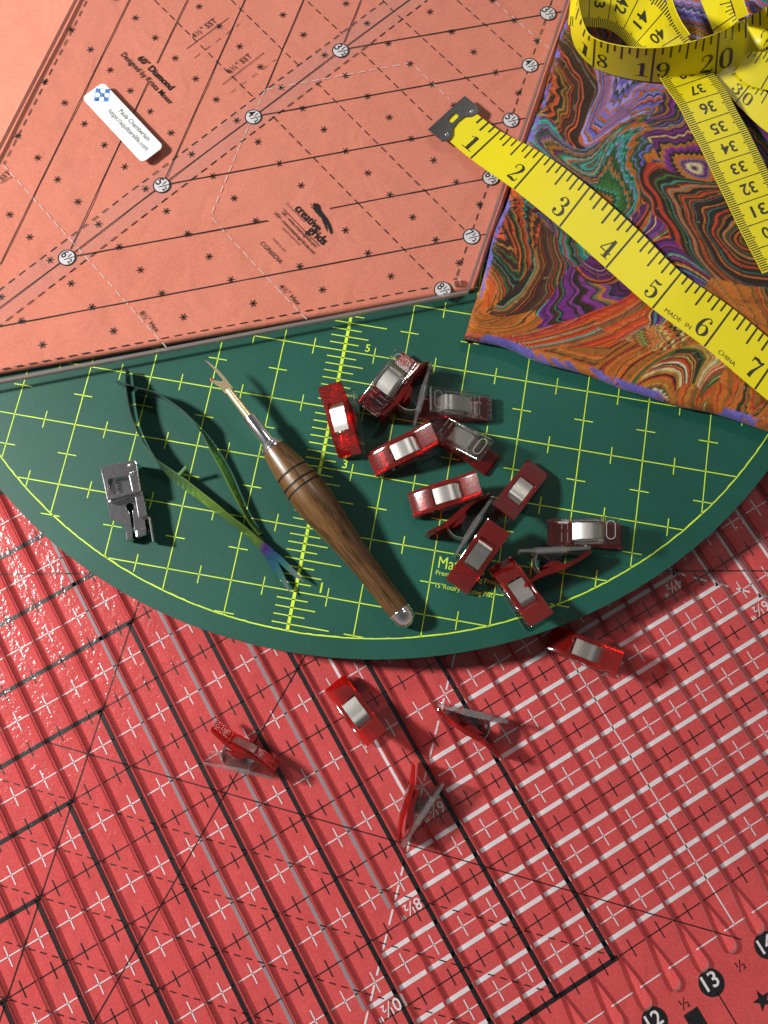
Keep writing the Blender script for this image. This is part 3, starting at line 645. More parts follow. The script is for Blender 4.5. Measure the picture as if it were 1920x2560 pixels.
class Tape:
    """ribbon with a printed scale: control points (scale value, edge A, edge B); edge B carries the eighth-inch ticks"""
    def __init__(s, ctl, n):
        vals = [c[0] for c in ctl]; s.v0, s.v1 = vals[0], vals[-1]; s.n = n
        rows = spline([(c[0], *c[1], *c[2]) for c in ctl], n); s.rows = rows
        s.val = np.array([r[0] for r in rows]); s.A = np.array([r[1:4] for r in rows]); s.B = np.array([r[4:7] for r in rows])
        if s.val[-1] < s.val[0]: s.val, s.A, s.B = s.val[::-1], s.A[::-1], s.B[::-1]
    def at(s, v, t, lift=0.):      # t = 0 at edge A, 1 at edge B
        a = np.array([np.interp(v, s.val, s.A[:, i]) for i in range(3)]); b = np.array([np.interp(v, s.val, s.B[:, i]) for i in range(3)])
        p = a + (b - a) * t
        if lift: p = p + s.nrm(v) * lift
        return Vector(p)
    def nrm(s, v):
        e = (s.val[-1] - s.val[0]) / s.n
        c0 = s.at(v - e, .5); c1 = s.at(v + e, .5); d = c1 - c0; w = s.at(v, 1) - s.at(v, 0)
        nn = np.cross(np.array(d), np.array(w)); nn /= max(np.linalg.norm(nn), 1e-12)
        return nn * s.sign
    sign = 1
    def band(s, root, th=.00035):
        v, f = [], []; m = 7
        for i in range(s.n):
            val = s.val[i]; nn = s.nrm(val)
            for side in (1, 0):
                for k in range(m): v.append(np.array(s.at(val, k / (m - 1))) - nn * (0 if side else th))
        W_ = 2 * m
        for i in range(s.n - 1):
            o, p = i * W_, (i + 1) * W_
            for k in range(m - 1):
                f.append((o + k, o + k + 1, p + k + 1, p + k)); f.append((o + m + k, p + m + k, p + m + k + 1, o + m + k + 1))
            f.append((o, p, p + m, o + m)); f.append((o + m - 1, o + 2 * m - 1, p + 2 * m - 1, p + m - 1))
        ob = mesh_obj('band', v, f, M['tape'], root, True); keep(ob, root)
        bm = bmesh.new(); bm.from_mesh(ob.data); bmesh.ops.recalc_face_normals(bm, faces=list(bm.faces)); bm.to_mesh(ob.data); bm.free()
        md = ob.modifiers.new('e', 'EDGE_SPLIT'); md.split_angle = math.radians(50)
    def rect(s, S_, v0, v1, t0, t1, lift=.00006):
        k = max(1, int(abs(t1 - t0) * 8)); kv = max(1, int(abs(v1 - v0) * 10))
        for i in range(k):
            for j in range(kv):
                a, b = t0 + (t1 - t0) * i / k, t0 + (t1 - t0) * (i + 1) / k; c, d = v0 + (v1 - v0) * j / kv, v0 + (v1 - v0) * (j + 1) / kv
                q = len(S_.v); S_.v += [s.at(c, a, lift), s.at(d, a, lift), s.at(d, b, lift), s.at(c, b, lift)]; S_.f.append((q, q + 1, q + 2, q + 3))
    def stroke(s, S_, fn, st):
        if len(st) == 2 and abs(st[0][0] - st[1][0]) < .02 and abs(st[0][1] - st[1][1]) < .02:   # a ball
            x, y, w = st[0]; q = len(S_.v)
            S_.v += [fn(x + w / 2 * math.cos(2 * math.pi * i / 14), y + w / 2 * math.sin(2 * math.pi * i / 14)) for i in range(14)]; S_.f.append(tuple(range(q, q + 14))); return
        pts = spline(st, 8 * (len(st) - 1) + 1) if len(st) > 2 else spline([st[0], st[1]], 6)
        L = [];
        for i, (x, y, w) in enumerate(pts):
            a = pts[max(i - 1, 0)]; b = pts[min(i + 1, len(pts) - 1)]; dx, dy = b[0] - a[0], b[1] - a[1]; l = math.hypot(dx, dy) or 1
            L.append((fn(x - dy / l * w / 2, y + dx / l * w / 2), fn(x + dy / l * w / 2, y - dx / l * w / 2)))
        for i in range(len(L) - 1): q = len(S_.v); S_.v += [L[i][0], L[i][1], L[i + 1][1], L[i + 1][0]]; S_.f.append((q, q + 1, q + 2, q + 3))
    def inch_scale(s, S_, i0, i1, t_of=lambda t: t, first=None):
        for e in range(int(math.ceil(i0 * 8)), int(i1 * 8) + 1):
            v = e / 8
            if v > s.val[-1] - .02 or v < s.val[0] + .02: continue
            if first is not None and v < first: continue
            ln = 1.0 if e % 8 == 0 else .40 if e % 4 == 0 else .30 if e % 2 == 0 else .20
            s.rect(S_, v - .016, v + .016, 1 - ln, 1.0)
    def digits(s, S_, val, string, x0, size=.40, t0=.10, lift=.00006):   # big serif digits, left edge at scale value x0
        for ch in string:
            wd = .62 * size * TW / IN * .98
            fn = lambda x, y: s.at(x0 + x / .62 * wd, t0 + y * size, lift)
            for st in DIG[ch]: s.stroke(S_, fn, st)
            x0 += wd * 1.08
def solve_up(lo, px, py, W_=TW):   # point on the sight line of a pixel at ribbon width from lo, above it
    best = None
    for i in range(400):
        z = lo.z + i * .0001; p = P(px, py, z); e = abs((p - lo).length - W_)
        if best is None or e < best[0]: best = (e, p)
    return best[1]
def tape_measure():
    root = thing('tape_measure', 'yellow vinyl tape measure with a metal end, coiled over the marbled cloth', 'tape measure', P(1300, 420, Z_D1))
    ink = Strips()
    # long straight run, metal end at 0.28 in
    run = [(.28, (1090, 322), (1163, 262), .0268), (1, (1176.6, 396), (1250, 327.3), .0272), (2, (1285, 473), (1361, 386.4), .0297), (3, (1399, 566), (1474, 468.6), .0302), (4, (1515, 669), (1595, 575), .0300), (5, (1631, 770.7), (1703, 681.5), .0301), (6, (1761, 866), (1831, 770.7), .0298), (7, (1887, 973), (1955, 873), .0297), (8.2, (2050, 1105), (2110, 1000), .0297)]
    ctl = [(v, P(*a, z), P(*b, z + (.0012 if v == 5 else .0006))) for v, a, b, z in run]
    cw = {v: (a + b) / 2 for v, a, b in ctl}
    A = Tape(ctl, 90); A.band(root); A.inch_scale(ink, .5, 8, first=.6)
    for d in range(1, 8): A.digits(ink, d, str(d), d - .06 - (.40 * .62 * TW / IN + .02), .42, .12)
    def mp(v0, v1, t0, t1): return lambda x, y: A.at(v0 + (v1 - v0) * x, t0 + (t1 - t0) * y, .00008)
    text(root, 'lettering', 'MADE', None, None, M['tape_ink'], mapping=mp(5.17, 5.47, .10, .19)); text(root, 'lettering', 'IN', None, None, M['tape_ink'], mapping=mp(5.56, 5.66, .10, .19))
    text(root, 'lettering', 'CHINA', None, None, M['tape_ink'], mapping=mp(6.22, 6.55, .07, .16))
    # metal end
    ac = cw[.28]; d = (cw[1] - ac).normalized(); d.z = 0; d.normalize(); n = Vector((-d.y, d.x, 0))
    edge = [(-.10, -.46), (-.10, .46), (.24, .46), (.30, .36), (.27, .24), (.19, .15), (.17, 0), (.19, -.15), (.27, -.24), (.30, -.36), (.24, -.46)]
    slot = [(.06 + .05 * math.cos(t), .0 + (.055 if math.sin(t) > 0 else -.055) + .05 * math.sin(t)) for t in [2 * math.pi * i / 20 for i in range(20)]]
    wpt = lambda q: ac + d * (q[0] * IN) + n * (q[1] * IN)
    prism('metal_end', [wpt(q) for q in edge], ac.z + .00005, ac.z + .0007, M['pewter'], root, None, .0002, holes=[[wpt(q) for q in slot]])
    for s in (-1, 1):
        c = wpt((.20, .31 * s)); v = []; f = []
        for r_ in range(5):
            for j in range(12): th = 2 * math.pi * j / 12; v.append(c + Vector((math.cos(th), math.sin(th), 0)) * (.0010 * math.cos(r_ / 4 * math.pi / 2)) + Vector((0, 0, .0006 + .0006 * math.sin(r_ / 4 * math.pi / 2))))
        for r_ in range(4):
            for j in range(12): f.append((r_ * 12 + j, r_ * 12 + (j + 1) % 12, (r_ + 1) * 12 + (j + 1) % 12, (r_ + 1) * 12 + j))
        o = mesh_obj('rivet', v, f, M['chrome'], root, True); keep(o, root)
    # the standing loop: inch 17 .. 21.6
    tz = lambda x, y: (1400 + x / 1.8308, y / 1.8308)
    zl = Z_MARB + .0008
    loop = [(17.0, (62, 20), (108, -60)), (17.4, (48, 130), (82, 5)), (17.72, (75, 225), (112, 125)), (18, (152, 305), (160, 178)), (18.5, (270, 350), (285, 212)), (19, (415, 374), (435, 220)), (19.5, (560, 374), (590, 195)), (20, (710, 352), (728, 148)), (20.5, (850, 305), (850, 85)), (21, (990, 240), (985, 10)), (21.6, (1150, 150), (1140, -80))]
    ctl = []
    for v, lo, up in loop:
        a = P(*tz(*lo), zl); b = solve_up(a, *tz(*up)); ctl.append((v, a, b))
    C = Tape(ctl, 110); C.sign = 1
    C.band(root); C.inch_scale(ink, 17, 21.6)
    for d in (18, 19, 20, 21):
        wd = .62 * .42 * TW / IN * .98
        C.digits(ink, d, str(d)[0], d - wd - .05, .42, .15); C.digits(ink, d, str(d)[1], d + .05, .42, .15)
    # the same loop coming back with its centimetre side up, 43 .. 28
    cm = [(44, (50, -12), .040), (43, (135, -6), .040), (42, (232, 6), .038), (41, (330, 52), .036), (40, (412, 125), .034), (39, (480, 205), .033), (38, (545, 290), .0325), (37, (600, 375), .033), (36, (652, 448), .035), (35, (700, 540), .035), (34, (750, 630), .035), (33, (795, 722), .035), (32, (840, 815), .0345), (31, (888, 912), .034), (30, (935, 1010), .0335), (28, (1040, 1210), .033)]
    cw = [P(*tz(*c[1]), c[2]) for c in cm]; ctl = []
    for i, c in enumerate(cm):
        d = cw[min(i + 1, len(cm) - 1)] - cw[max(i - 1, 0)]; n = Vector((-d.y, d.x, 0)).normalized(); tl = .35 if c[0] >= 40 else 0
        n = (n + Vector((0, 0, tl))).normalized()
        ctl.append((-c[0], cw[i] - n * TW / 2, cw[i] + n * TW / 2))
    B = Tape(ctl, 110); B.band(root)
    for e in range(280, 441):
        v = -e / 10
        if not (B.val[0] + .05 < v < B.val[-1] - .05): continue
        ln = .16 if e % 10 else .24
        if e % 10 == 5: ln = .2
        B.rect(ink, v - .022, v + .022, 0, ln); B.rect(ink, v - .022, v + .022, 1 - ln, 1)
        if e % 10 == 0: B.rect(ink, v - .018, v + .018, .2, .8)
    for d in range(29, 44):
        v = -d + .50
        text(root, 'number', str(d), None, None, M['tape_ink'], mapping=(lambda v_: lambda x, y: B.at(v_ + .20 * (1 - 2 * y) * 1.3 * -1, .65 - .30 * x, .00008))(v), bold=.015)
    # an inch-side piece running out at the right, and loops at the top edge
    q = [(29.2, (690, 330), (790, 300)), (29.6, (740, 395), (835, 330)), (30, (805, 470), (880, 375)), (30.5, (880, 545), (950, 425)), (31, (960, 610), (1030, 470)), (31.8, (1080, 680), (1150, 530))]
    ctl = [(v, P(*tz(*a), .0303), P(*tz(*b), .0318)) for v, a, b in q]
    Dq = Tape(ctl, 50); Dq.band(root); Dq.inch_scale(ink, 29, 32)
    wd = .62 * .42 * TW / IN * .98
    Dq.digits(ink, 30, '3', 30 - wd - .05, .42, .2); Dq.digits(ink, 30, '0', 30.05, .42, .2)
    for name_, pts in (('a', [(0, (478, -30), (500, -40)), (1, (500, 50), (520, 30)), (2, (530, 120), (552, 100)), (3, (572, 178), (592, 160))]),
                       ('b', [(50, (620, -60), (760, -60)), (50.5, (660, 40), (780, 10)), (51, (700, 140), (800, 70)), (51.5, (730, 210), (840, 120))]),
                       ('c', [(0, (760, -60), (830, -60)), (1, (790, 20), (840, 10)), (2, (810, 90), (860, 70))]),
                       ('d', [(30.2, (800, 330), (870, 235)), (30.7, (870, 390), (960, 240)), (31.4, (990, 420), (1080, 240))])):
        z0 = {'a': .040, 'b': .030, 'c': .036, 'd': .0325}[name_]
        ctl = []
        for v, a, b in pts:
            lo = P(*tz(*a), z0); ctl.append((v, lo, solve_up(lo, *tz(*b)) if name_ in 'ac' else P(*tz(*b), z0 + .003)))
        t = Tape(ctl, 30); t.band(root)
        if name_ in 'bd': t.inch_scale(ink, pts[0][0], pts[-1][0])
    o = mesh_obj('printed_scale', ink.v, ink.f, M['tape_ink'], root); keep(o, root)
tape_measure()

# ------------------------------------------------------------------ seam ripper
def lathe(name, prof, m, parent, seg=40, smooth=True, sc=(1, 1)):
    v, f = [], []
    for s, r in prof:
        for j in range(seg): th = 2 * math.pi * j / seg; v.append((r * sc[0] * math.cos(th), r * sc[1] * math.sin(th), s))
    for i in range(len(prof) - 1):
        for j in range(seg): a, b = i * seg + j, i * seg + (j + 1) % seg; f.append((a, b, b + seg, a + seg))
    f.append(tuple(range(seg))[::-1]); f.append(tuple(range((len(prof) - 1) * seg, len(prof) * seg)))
    o = mesh_obj(name, v, f, m, parent, smooth)
    md = o.modifiers.new('e', 'EDGE_SPLIT'); md.split_angle = math.radians(40)
    return o
def seam_ripper():
    mm = .001
    tip, end = P(513, 900, Z_MAT + .0123), P(1026, 1563, Z_MAT + .0045)
    root = thing('seam_ripper', 'seam ripper with turned walnut handle and steel fork, on the green mat', 'seam ripper')
    ax = (end - tip).normalized(); up = Vector((0, 0, 1)); xx = ax.cross(up).normalized(); yy = ax.cross(xx).normalized()
    root.matrix_world = Matrix((( xx.x, yy.x, ax.x, tip.x), (xx.y, yy.y, ax.y, tip.y), (xx.z, yy.z, ax.z, tip.z), (0, 0, 0, 1)))
    L = (end - tip).length; k = L / .1364; sc = lambda pr: [(s * mm * k, r * mm) for s, r in pr]
    w = [(47.0, 4.2), (47.3, 4.9), (50, 5.4), (54, 6.1), (58, 6.7), (59.3, 6.85), (59.6, 6.45), (60.0, 6.45), (60.3, 6.95), (62.5, 7.25), (64.3, 7.45), (64.6, 7.0), (65.0, 7.0), (65.3, 7.55), (67.2, 7.7), (67.5, 7.25), (67.9, 7.25), (68.2, 7.75), (71, 7.9), (75, 7.85), (79, 7.5), (84, 6.9), (90, 6.2), (96, 5.6), (103, 5.1), (110, 4.75), (118, 4.55), (126, 4.5), (129.3, 4.45)]
    lathe('handle', sc(w), M['wood'], root)
    for s0, r0 in ((59.8, 6.62), (64.8, 7.17), (67.7, 7.42)): lathe('burnt_groove', sc([(s0 - .28, r0 - .3), (s0 - .27, r0), (s0 + .27, r0), (s0 + .28, r0 - .3)]), M['burnt'], root)
    lathe('ferrule', sc([(30.4, 1.9), (30.5, 2.5), (31, 2.65), (44.2, 2.75)]), M['chrome'], root)
    lathe('collar', sc([(44.0, 3.2), (44.2, 4.1), (44.8, 4.4), (45.3, 4.0), (45.5, 4.5), (46.2, 4.8), (46.6, 4.4), (46.8, 4.9), (47.2, 4.9)]), M['chrome'], root)
    lathe('shaft', sc([(16, 1.5), (20, 1.62), (26, 1.68), (30.8, 1.72)]), M['gold'], root)
    lathe('end_cap', sc([(129.2, 4.6), (129.6, 4.75), (130.3, 4.75), (130.5, 4.4), (131, 4.5), (132.5, 4.45), (134, 4.0), (135.3, 3.0), (136.1, 1.7), (136.4, .3)]), M['chrome'], root)
    # fork: a flat steel plate with a long point and a short prong, cutting curve between them
    out = [(16.8, -1.55), (13, -1.75), (10.5, -2.3), (8.6, -2.9), (8.3, -2.5), (9.8, -1.5), (11.3, -.4), (11.9, .25), (11.2, .55), (9.0, .55), (5, .35), (1.5, .05), (0, -.02), (1.5, .45), (6, 1.25), (10.5, 1.6), (16.8, 1.55)]
    v, f = [], []; n = len(out)
    for t in (-.55, .55):
        for s, x in out: v.append((-x * 1.2 * mm, t * mm * (1 if s > 3 else .5), s * mm * k))
    o = mesh_obj('fork', v, [tuple(range(n)), tuple(range(2 * n - 1, n - 1, -1))] + [(i, i + n, (i + 1) % n + n, (i + 1) % n) for i in range(n)], M['gold'], root)
    b = lathe('bead', [(s * mm, r * mm) for s, r in ((-.9, .1), (-.7, .5), (0, .75), (.7, .5), (.9, .1))], M['bead'], root, 14); b.location = (2.75 * mm, 0, 8.5 * mm * k)
seam_ripper()

# ------------------------------------------------------------------ spring thread snips
def thread_snips():
    q = lambda x, y, z: P(280 + x / 3.318, 900 + y / 3.318, Z_MAT + z)
    o0 = q(120, 180, 0); e = q(1600, 1855, 0); ang = math.atan2(e.y - o0.y, e.x - o0.x)
    root = thing('thread_snips', 'rainbow green metal spring thread snips lying between presser foot and seam ripper', 'scissors', o0); root.rotation_euler.z = ang
    inv = Matrix.Rotation(-ang, 4, 'Z') @ Matrix.Translation(-o0)
    def arm(name, pts, outer, blade):
        # pts: (x, y, lean) top edge pixels; strip standing on edge, leaning outwards along the handle
        N = 150; rows = spline(pts, N); v, f = [], []; W_ = []
        for i in range(N):
            x, y, ht, lean = rows[i]
            a = rows[max(i - 1, 0)]; b = rows[min(i + 1, N - 1)]
            pa, pb = q(a[0], a[1], .004), q(b[0], b[1], .004); d = (pb - pa).normalized(); n = Vector((-d.y, d.x, 0)) * outer
            c = q(x, y, .001 + ht); g = lean * .7 * (1 + (.07 * (1 if (i % 3 == 0) else -.5) if .27 < i / N < .62 and lean > 1.2 else 0))
            top = c; bot = c + n * (g * .001) - Vector((0, 0, ht))
            th = n * .00045
            W_ += [top, bot, bot - th, top - th]
        v = [inv @ p for p in W_]
        for i in range(N - 1):
            for k in range(4): f.append((4 * i + k, 4 * i + (k + 1) % 4, 4 * i + 4 + (k + 1) % 4, 4 * i + 4 + k))
        f.append((0, 1, 2, 3)); f.append(tuple(4 * N - 4 + k for k in (3, 2, 1, 0)))
        mesh_obj(name, v, f, M['rainbow'], root)
        # blade
        z0, z1 = blade[1]; pts_ = [q(*c, 0) for c in blade[0]]
        vv = [inv @ (p + Vector((0, 0, z1))) for p in pts_] + [inv @ (p + Vector((0, 0, z0))) for p in pts_]; n = len(pts_)
        mesh_obj('blade', vv, [tuple(range(n)), tuple(range(2 * n - 1, n - 1, -1))] + [(i, i + n, (i + 1) % n + n, (i + 1) % n) for i in range(n)], M['rainbow'], root)
    h = .0075
    arm('arm', [(112, 68, .004, 0), (110, 200, h, .2), (128, 350, h, .3), (168, 510, h, .4), (248, 680, h, .6), (330, 795, h, 1.0), (420, 868, .006, 2.6), (560, 962, .005, 4.2), (720, 1085, .0045, 4.0), (880, 1212, .0045, 3.2), (1000, 1312, .004, 2.8), (1120, 1402, .004, 3.0), (1230, 1500, .004, 3.6), (1335, 1580, .0038, 3.6)], -1,
        ([(1345, 1585), (1295, 1625), (1380, 1680), (1500, 1790), (1603, 1857), (1540, 1770), (1430, 1655)], (.0034, .0041)))
    arm('arm', [(35, 172, .004, 0), (120, 196, h, .1), (230, 228, h, .2), (350, 262, h, .3), (480, 335, h, .4), (600, 425, h, .5), (690, 525, h, .8), (745, 600, .006, 1.5), (820, 745, .005, 3.0), (920, 930, .0045, 3.4), (1000, 1090, .0045, 2.6), (1080, 1240, .004, 2.0), (1150, 1362, .0035, 2.0), (1225, 1450, .003, 2.2)], 1,
        ([(1225, 1445), (1165, 1375), (1195, 1500), (1250, 1600), (1340, 1740), (1440, 1880), (1493, 1948), (1440, 1800), (1370, 1660), (1300, 1560)], (.0022, .0029)))
    pin = [q(560, 950, .006), q(625, 880, .009)]; d = (pin[1] - pin[0]).normalized(); s1 = d.cross(Vector((0, 0, 1))).normalized(); s2 = d.cross(s1); v, f = [], []
    for k, p in enumerate(pin):
        for j in range(10): th = 2 * math.pi * j / 10; v.append(inv @ (p + (s1 * math.cos(th) + s2 * math.sin(th)) * .0008))
    f = [(j, (j + 1) % 10, (j + 1) % 10 + 10, j + 10) for j in range(10)] + [tuple(range(10)), tuple(range(19, 9, -1))]
    mesh_obj('stop_pin', v, f, M['rainbow'], root)
thread_snips()

# ------------------------------------------------------------------ presser foot
def presser_foot():
    q = lambda x, y, z: P(230 + x / 4.424, 880 + y / 4.424, Z_MAT + z)
    root = thing('presser_foot', 'worn chrome sewing machine presser foot with edge guide, on the green mat', 'presser foot', q(380, 1700, 0))
    px = lambda pts, z: [q(x, y, z) for x, y in pts]
    hole = [(420 + 44 * math.cos(2 * math.pi * i / 22), 1716 + 44 * math.sin(2 * math.pi * i / 22)) for i in range(22)]
    sole = [(165, 1640), (300, 1605), (540, 1545), (575, 1690), (607, 1815), (580, 1845), (600, 1985), (595, 2020), (485, 2050), (470, 1960), (452, 1790), (446, 1755)]
    # needle hole joined to the slot between the toes
    arc = [(420 + 46 * math.cos(t), 1716 + 46 * math.sin(t)) for t in [math.radians(60 - i * 300 / 18) for i in range(19)]]
    sole += arc + [(418, 1790), (440, 1960), (450, 2060), (380, 2085), (370, 1915), (355, 1905), (240, 1868), (200, 1845), (185, 1740)]
    prism('sole', px(sole, .0045), Z_MAT + .0030, Z_MAT + .0045, M['foot'], root, None, .0003)
    prism('toe', px([(372, 1985), (446, 1965), (455, 2065), (382, 2090)], .005), Z_MAT + .0005, Z_MAT + .0052, M['foot'], root, None, .0005)
    prism('toe', px([(480, 1965), (600, 1935), (603, 2025), (488, 2055)], .005), Z_MAT + .0005, Z_MAT + .0052, M['foot'], root, None, .0005)
    win = [(172, 1408), (405, 1375), (440, 1530), (190, 1592)]
    top = [(92, 1283), (130, 1262), (440, 1192), (478, 1196), (496, 1232), (520, 1400), (542, 1540), (165, 1640), (120, 1420)]
    prism('shank_plate', px(top, .0095), Z_MAT + .0083, Z_MAT + .0095, M['foot'], root, None, .0004, holes=[px(win, .0095)])
    prism('inner_plate', px([(160, 1395), (455, 1370), (480, 1530), (180, 1610)], .0065), Z_MAT + .0055, Z_MAT + .0066, M['foot'], root)
    prism('side_wall', px([(455, 1200), (492, 1215), (545, 1540), (512, 1550)], .0083), Z_MAT + .0002, Z_MAT + .0083, M['foot'], root, None, .0003)
    prism('side_wall', px([(95, 1285), (135, 1275), (200, 1620), (165, 1630)], .0083), Z_MAT + .0046, Z_MAT + .0083, M['foot'], root, None, .0003)
    prism('side_block', px([(470, 1560), (552, 1520), (592, 1700), (607, 1812), (515, 1840), (492, 1700)], .007), Z_MAT + .0045, Z_MAT + .0072, M['foot'], root, None, .0003)
    prism('cross_bar', px([(165, 1625), (540, 1530), (548, 1572), (172, 1668)], .0083), Z_MAT + .0046, Z_MAT + .0078, M['foot'], root, None, .0008)
    a, b = q(243, 1400, .0080), q(275, 1605, .0080); d = (b - a).normalized(); n = Vector((-d.y, d.x, 0)) * .0005
    prism('pin', [a - n, b - n, b + n, a + n], Z_MAT + .0068, Z_MAT + .0082, M['chrome'], root, None, .0003)
    for x, y in ((425, 1252), (448, 1338)):
        c = q(x, y, .0095); v, f = [], []
        for r_ in range(5):
            for j in range(14): th = 2 * math.pi * j / 14; v.append(c + Vector((math.cos(th), math.sin(th), 0)) * (.0011 * math.cos(r_ / 4 * math.pi / 2)) + Vector((0, 0, .0009 * math.sin(r_ / 4 * math.pi / 2))))
        for r_ in range(4):
            for j in range(14): f.append((r_ * 14 + j, r_ * 14 + (j + 1) % 14, (r_ + 1) * 14 + (j + 1) % 14, (r_ + 1) * 14 + j))
        o = mesh_obj('rivet', v, f, M['chrome'], root, True); keep(o, root)
    prism('guide_flange', px([(622, 1822), (645, 1828), (692, 2095), (668, 2105)], .006), Z_MAT + .0002, Z_MAT + .0062, M['chrome'], root, None, .0003)
    prism('guide_arm', px([(560, 1800), (640, 1815), (645, 1845), (570, 1850)], .005), Z_MAT + .0035, Z_MAT + .0047, M['foot'], root)
presser_foot()

# ------------------------------------------------------------------ sewing clips
mm = .001
def arm_mesh(name, prof, width, m, win, cuts):
    """lever with a window: prof = (x, zmid, thick) along the length, window x range and half width"""
    N = 44; rows = spline(prof, N); hw = width / 2; wy = win[2]; bm = bmesh.new()
    ys = [-hw, -hw + .5, -wy, wy, hw - .5, hw]; grid = {}
    xs = [r[0] for r in rows]
    for i, (x, z, t) in enumerate(rows):
        for j, y in enumerate(ys):
            e = .25 if j in (0, 5) else 0.
            wn = 1.0 - (.05 if i in (0, N - 1) else 0)
            grid[i, j, 1] = bm.verts.new((x * mm, y * wn * mm, (z + t / 2 - e) * mm)); grid[i, j, 0] = bm.verts.new((x * mm, y * wn * mm, (z - t / 2 + e) * mm))
    inside = lambda i: win[0] < (xs[i] + xs[i + 1]) / 2 < win[1]
    for i in range(N - 1):
        for j in range(5):
            if j == 2 and inside(i): continue
            bm.faces.new((grid[i, j, 1], grid[i + 1, j, 1], grid[i + 1, j + 1, 1], grid[i, j + 1, 1])); bm.faces.new((grid[i, j, 0], grid[i, j + 1, 0], grid[i + 1, j + 1, 0], grid[i + 1, j, 0]))
        for j in (0, 5): bm.faces.new((grid[i, j, 0], grid[i + 1, j, 0], grid[i + 1, j, 1], grid[i, j, 1]))
        if inside(i):
            for j in (2, 3): bm.faces.new((grid[i, j, 0], grid[i + 1, j, 0], grid[i + 1, j, 1], grid[i, j, 1]))
    for i in (0, N - 1):
        for j in range(5): bm.faces.new((grid[i, j, 0], grid[i, j + 1, 0], grid[i, j + 1, 1], grid[i, j, 1]))
    for i in range(1, N - 1):
        if inside(i) != inside(i - 1): bm.faces.new((grid[i, 2, 0], grid[i, 3, 0], grid[i, 3, 1], grid[i, 2, 1]))
    def box(x0, x1, y0, y1, z0, z1):
        p = [bm.verts.new((x * mm, y * mm, z * mm)) for x in (x0, x1) for y in (y0, y1) for z in (z0, z1)]
        for f in ((0, 1, 3, 2), (4, 6, 7, 5), (0, 4, 5, 1), (2, 3, 7, 6), (0, 2, 6, 4), (1, 5, 7, 3)): bm.faces.new([p[k] for k in f])
    def tube(cx, cy, z0, z1, r0, r1, n=12):
        for r in (r0, r1):
            a = [bm.verts.new(((cx + r * math.cos(2 * math.pi * k / n)) * mm, (cy + r * math.sin(2 * math.pi * k / n)) * mm, z0 * mm)) for k in range(n)]
            b = [bm.verts.new(((cx + r * math.cos(2 * math.pi * k / n)) * mm, (cy + r * math.sin(2 * math.pi * k / n)) * mm, z1 * mm)) for k in range(n)]
            for k in range(n): bm.faces.new((a[k], a[(k + 1) % n], b[(k + 1) % n], b[k]))
    nb = len(bm.faces)
    bm.faces.ensure_lookup_table()
    if isinstance(m, list):
        for f in bm.faces:
            f.normal_update()
            if abs(f.normal.z) < .8: f.material_index = 1
    def wing(x0, x1, xm, y0, y1, z0, z1):
        a = [bm.verts.new((x * mm, y * mm, z * mm)) for y in (y0, y1) for x, z in ((x0, z0), (x1, z0), (xm + 1.4, z1), (xm - 1.4, z1))]
        for f in ((0, 1, 2, 3), (7, 6, 5, 4), (0, 4, 5, 1), (1, 5, 6, 2), (2, 6, 7, 3), (3, 7, 4, 0)): bm.faces.new([a[k] for k in f])
    for c in cuts:
        {'b': box, 't': tube, 'w': wing}[c[0]](*c[1:])
    if isinstance(m, list):
        bm.faces.ensure_lookup_table()
        for f in bm.faces[nb:]: f.material_index = 0 if f.calc_area() > 8e-6 else 1
    bmesh.ops.recalc_face_normals(bm, faces=list(bm.faces))
    me = bpy.data.meshes.new(name); bm.to_mesh(me); bm.free(); 
    for x in (m if isinstance(m, list) else [m]): me.materials.append(x)
    me.polygons.foreach_set('use_smooth', [True] * len(me.polygons)); me.set_sharp_from_angle(angle=math.radians(35))
    return me
RED_P = [(0, 1.7, 1.4), (3, 3.5, 1.5), (8, 5.8, 1.8), (13, 7.2, 2.6), (18, 8.5, 2.6), (21, 10.0, 2.2), (26.4, 13.2, 1.6)]
cl_cuts = [('b', 2.6 + i, 2.9 + i, y0, y1, -1.02, -.78) for i in (3.0, 5.2) for y0, y1 in ((-4.2, -.6), (.6, 4.2))]
cl_cuts += [('t', 1.3, y, -1.05, -.75, .38, .62) for y in (-3.4, -1.2, 1.2, 3.4)]
cl_cuts += [('b', 9.0, 21.2, s * 3.75 - .15, s * 3.75 + .15, -1.15, -.75) for s in (-1, 1)]
cl_cuts += [('w', 10.0, 19.0, 14.0, s * 4.5 - .35, s * 4.5 + .35, 1.2, 4.9) for s in (-1, 1)]
rd_cuts = [('w', 10.5, 19.5, 14.0, s * 4.4 - .4, s * 4.4 + .4, 6.6, 4.4) for s in (-1, 1)] + [('b', 1.0 + i, 1.35 + i, -4.5, 4.5, 1.2 + i * .55, 2.2 + i * .55) for i in (0, 1.0, 2.0)]
me_red = arm_mesh('upper_lever', RED_P, 10.2, M['clip_red'], (8.3, 20.2, 3.3), rd_cuts)
me_clr = arm_mesh('lower_lever', [(0, .1, 1.4), (6, .2, 1.8), (13, .35, 2.3), (20, .2, 2.0), (27, 0, 1.5)], 10.4, [M['clip_clear'], M['clip_edge']], (9.2, 20.8, 3.4), cl_cuts)
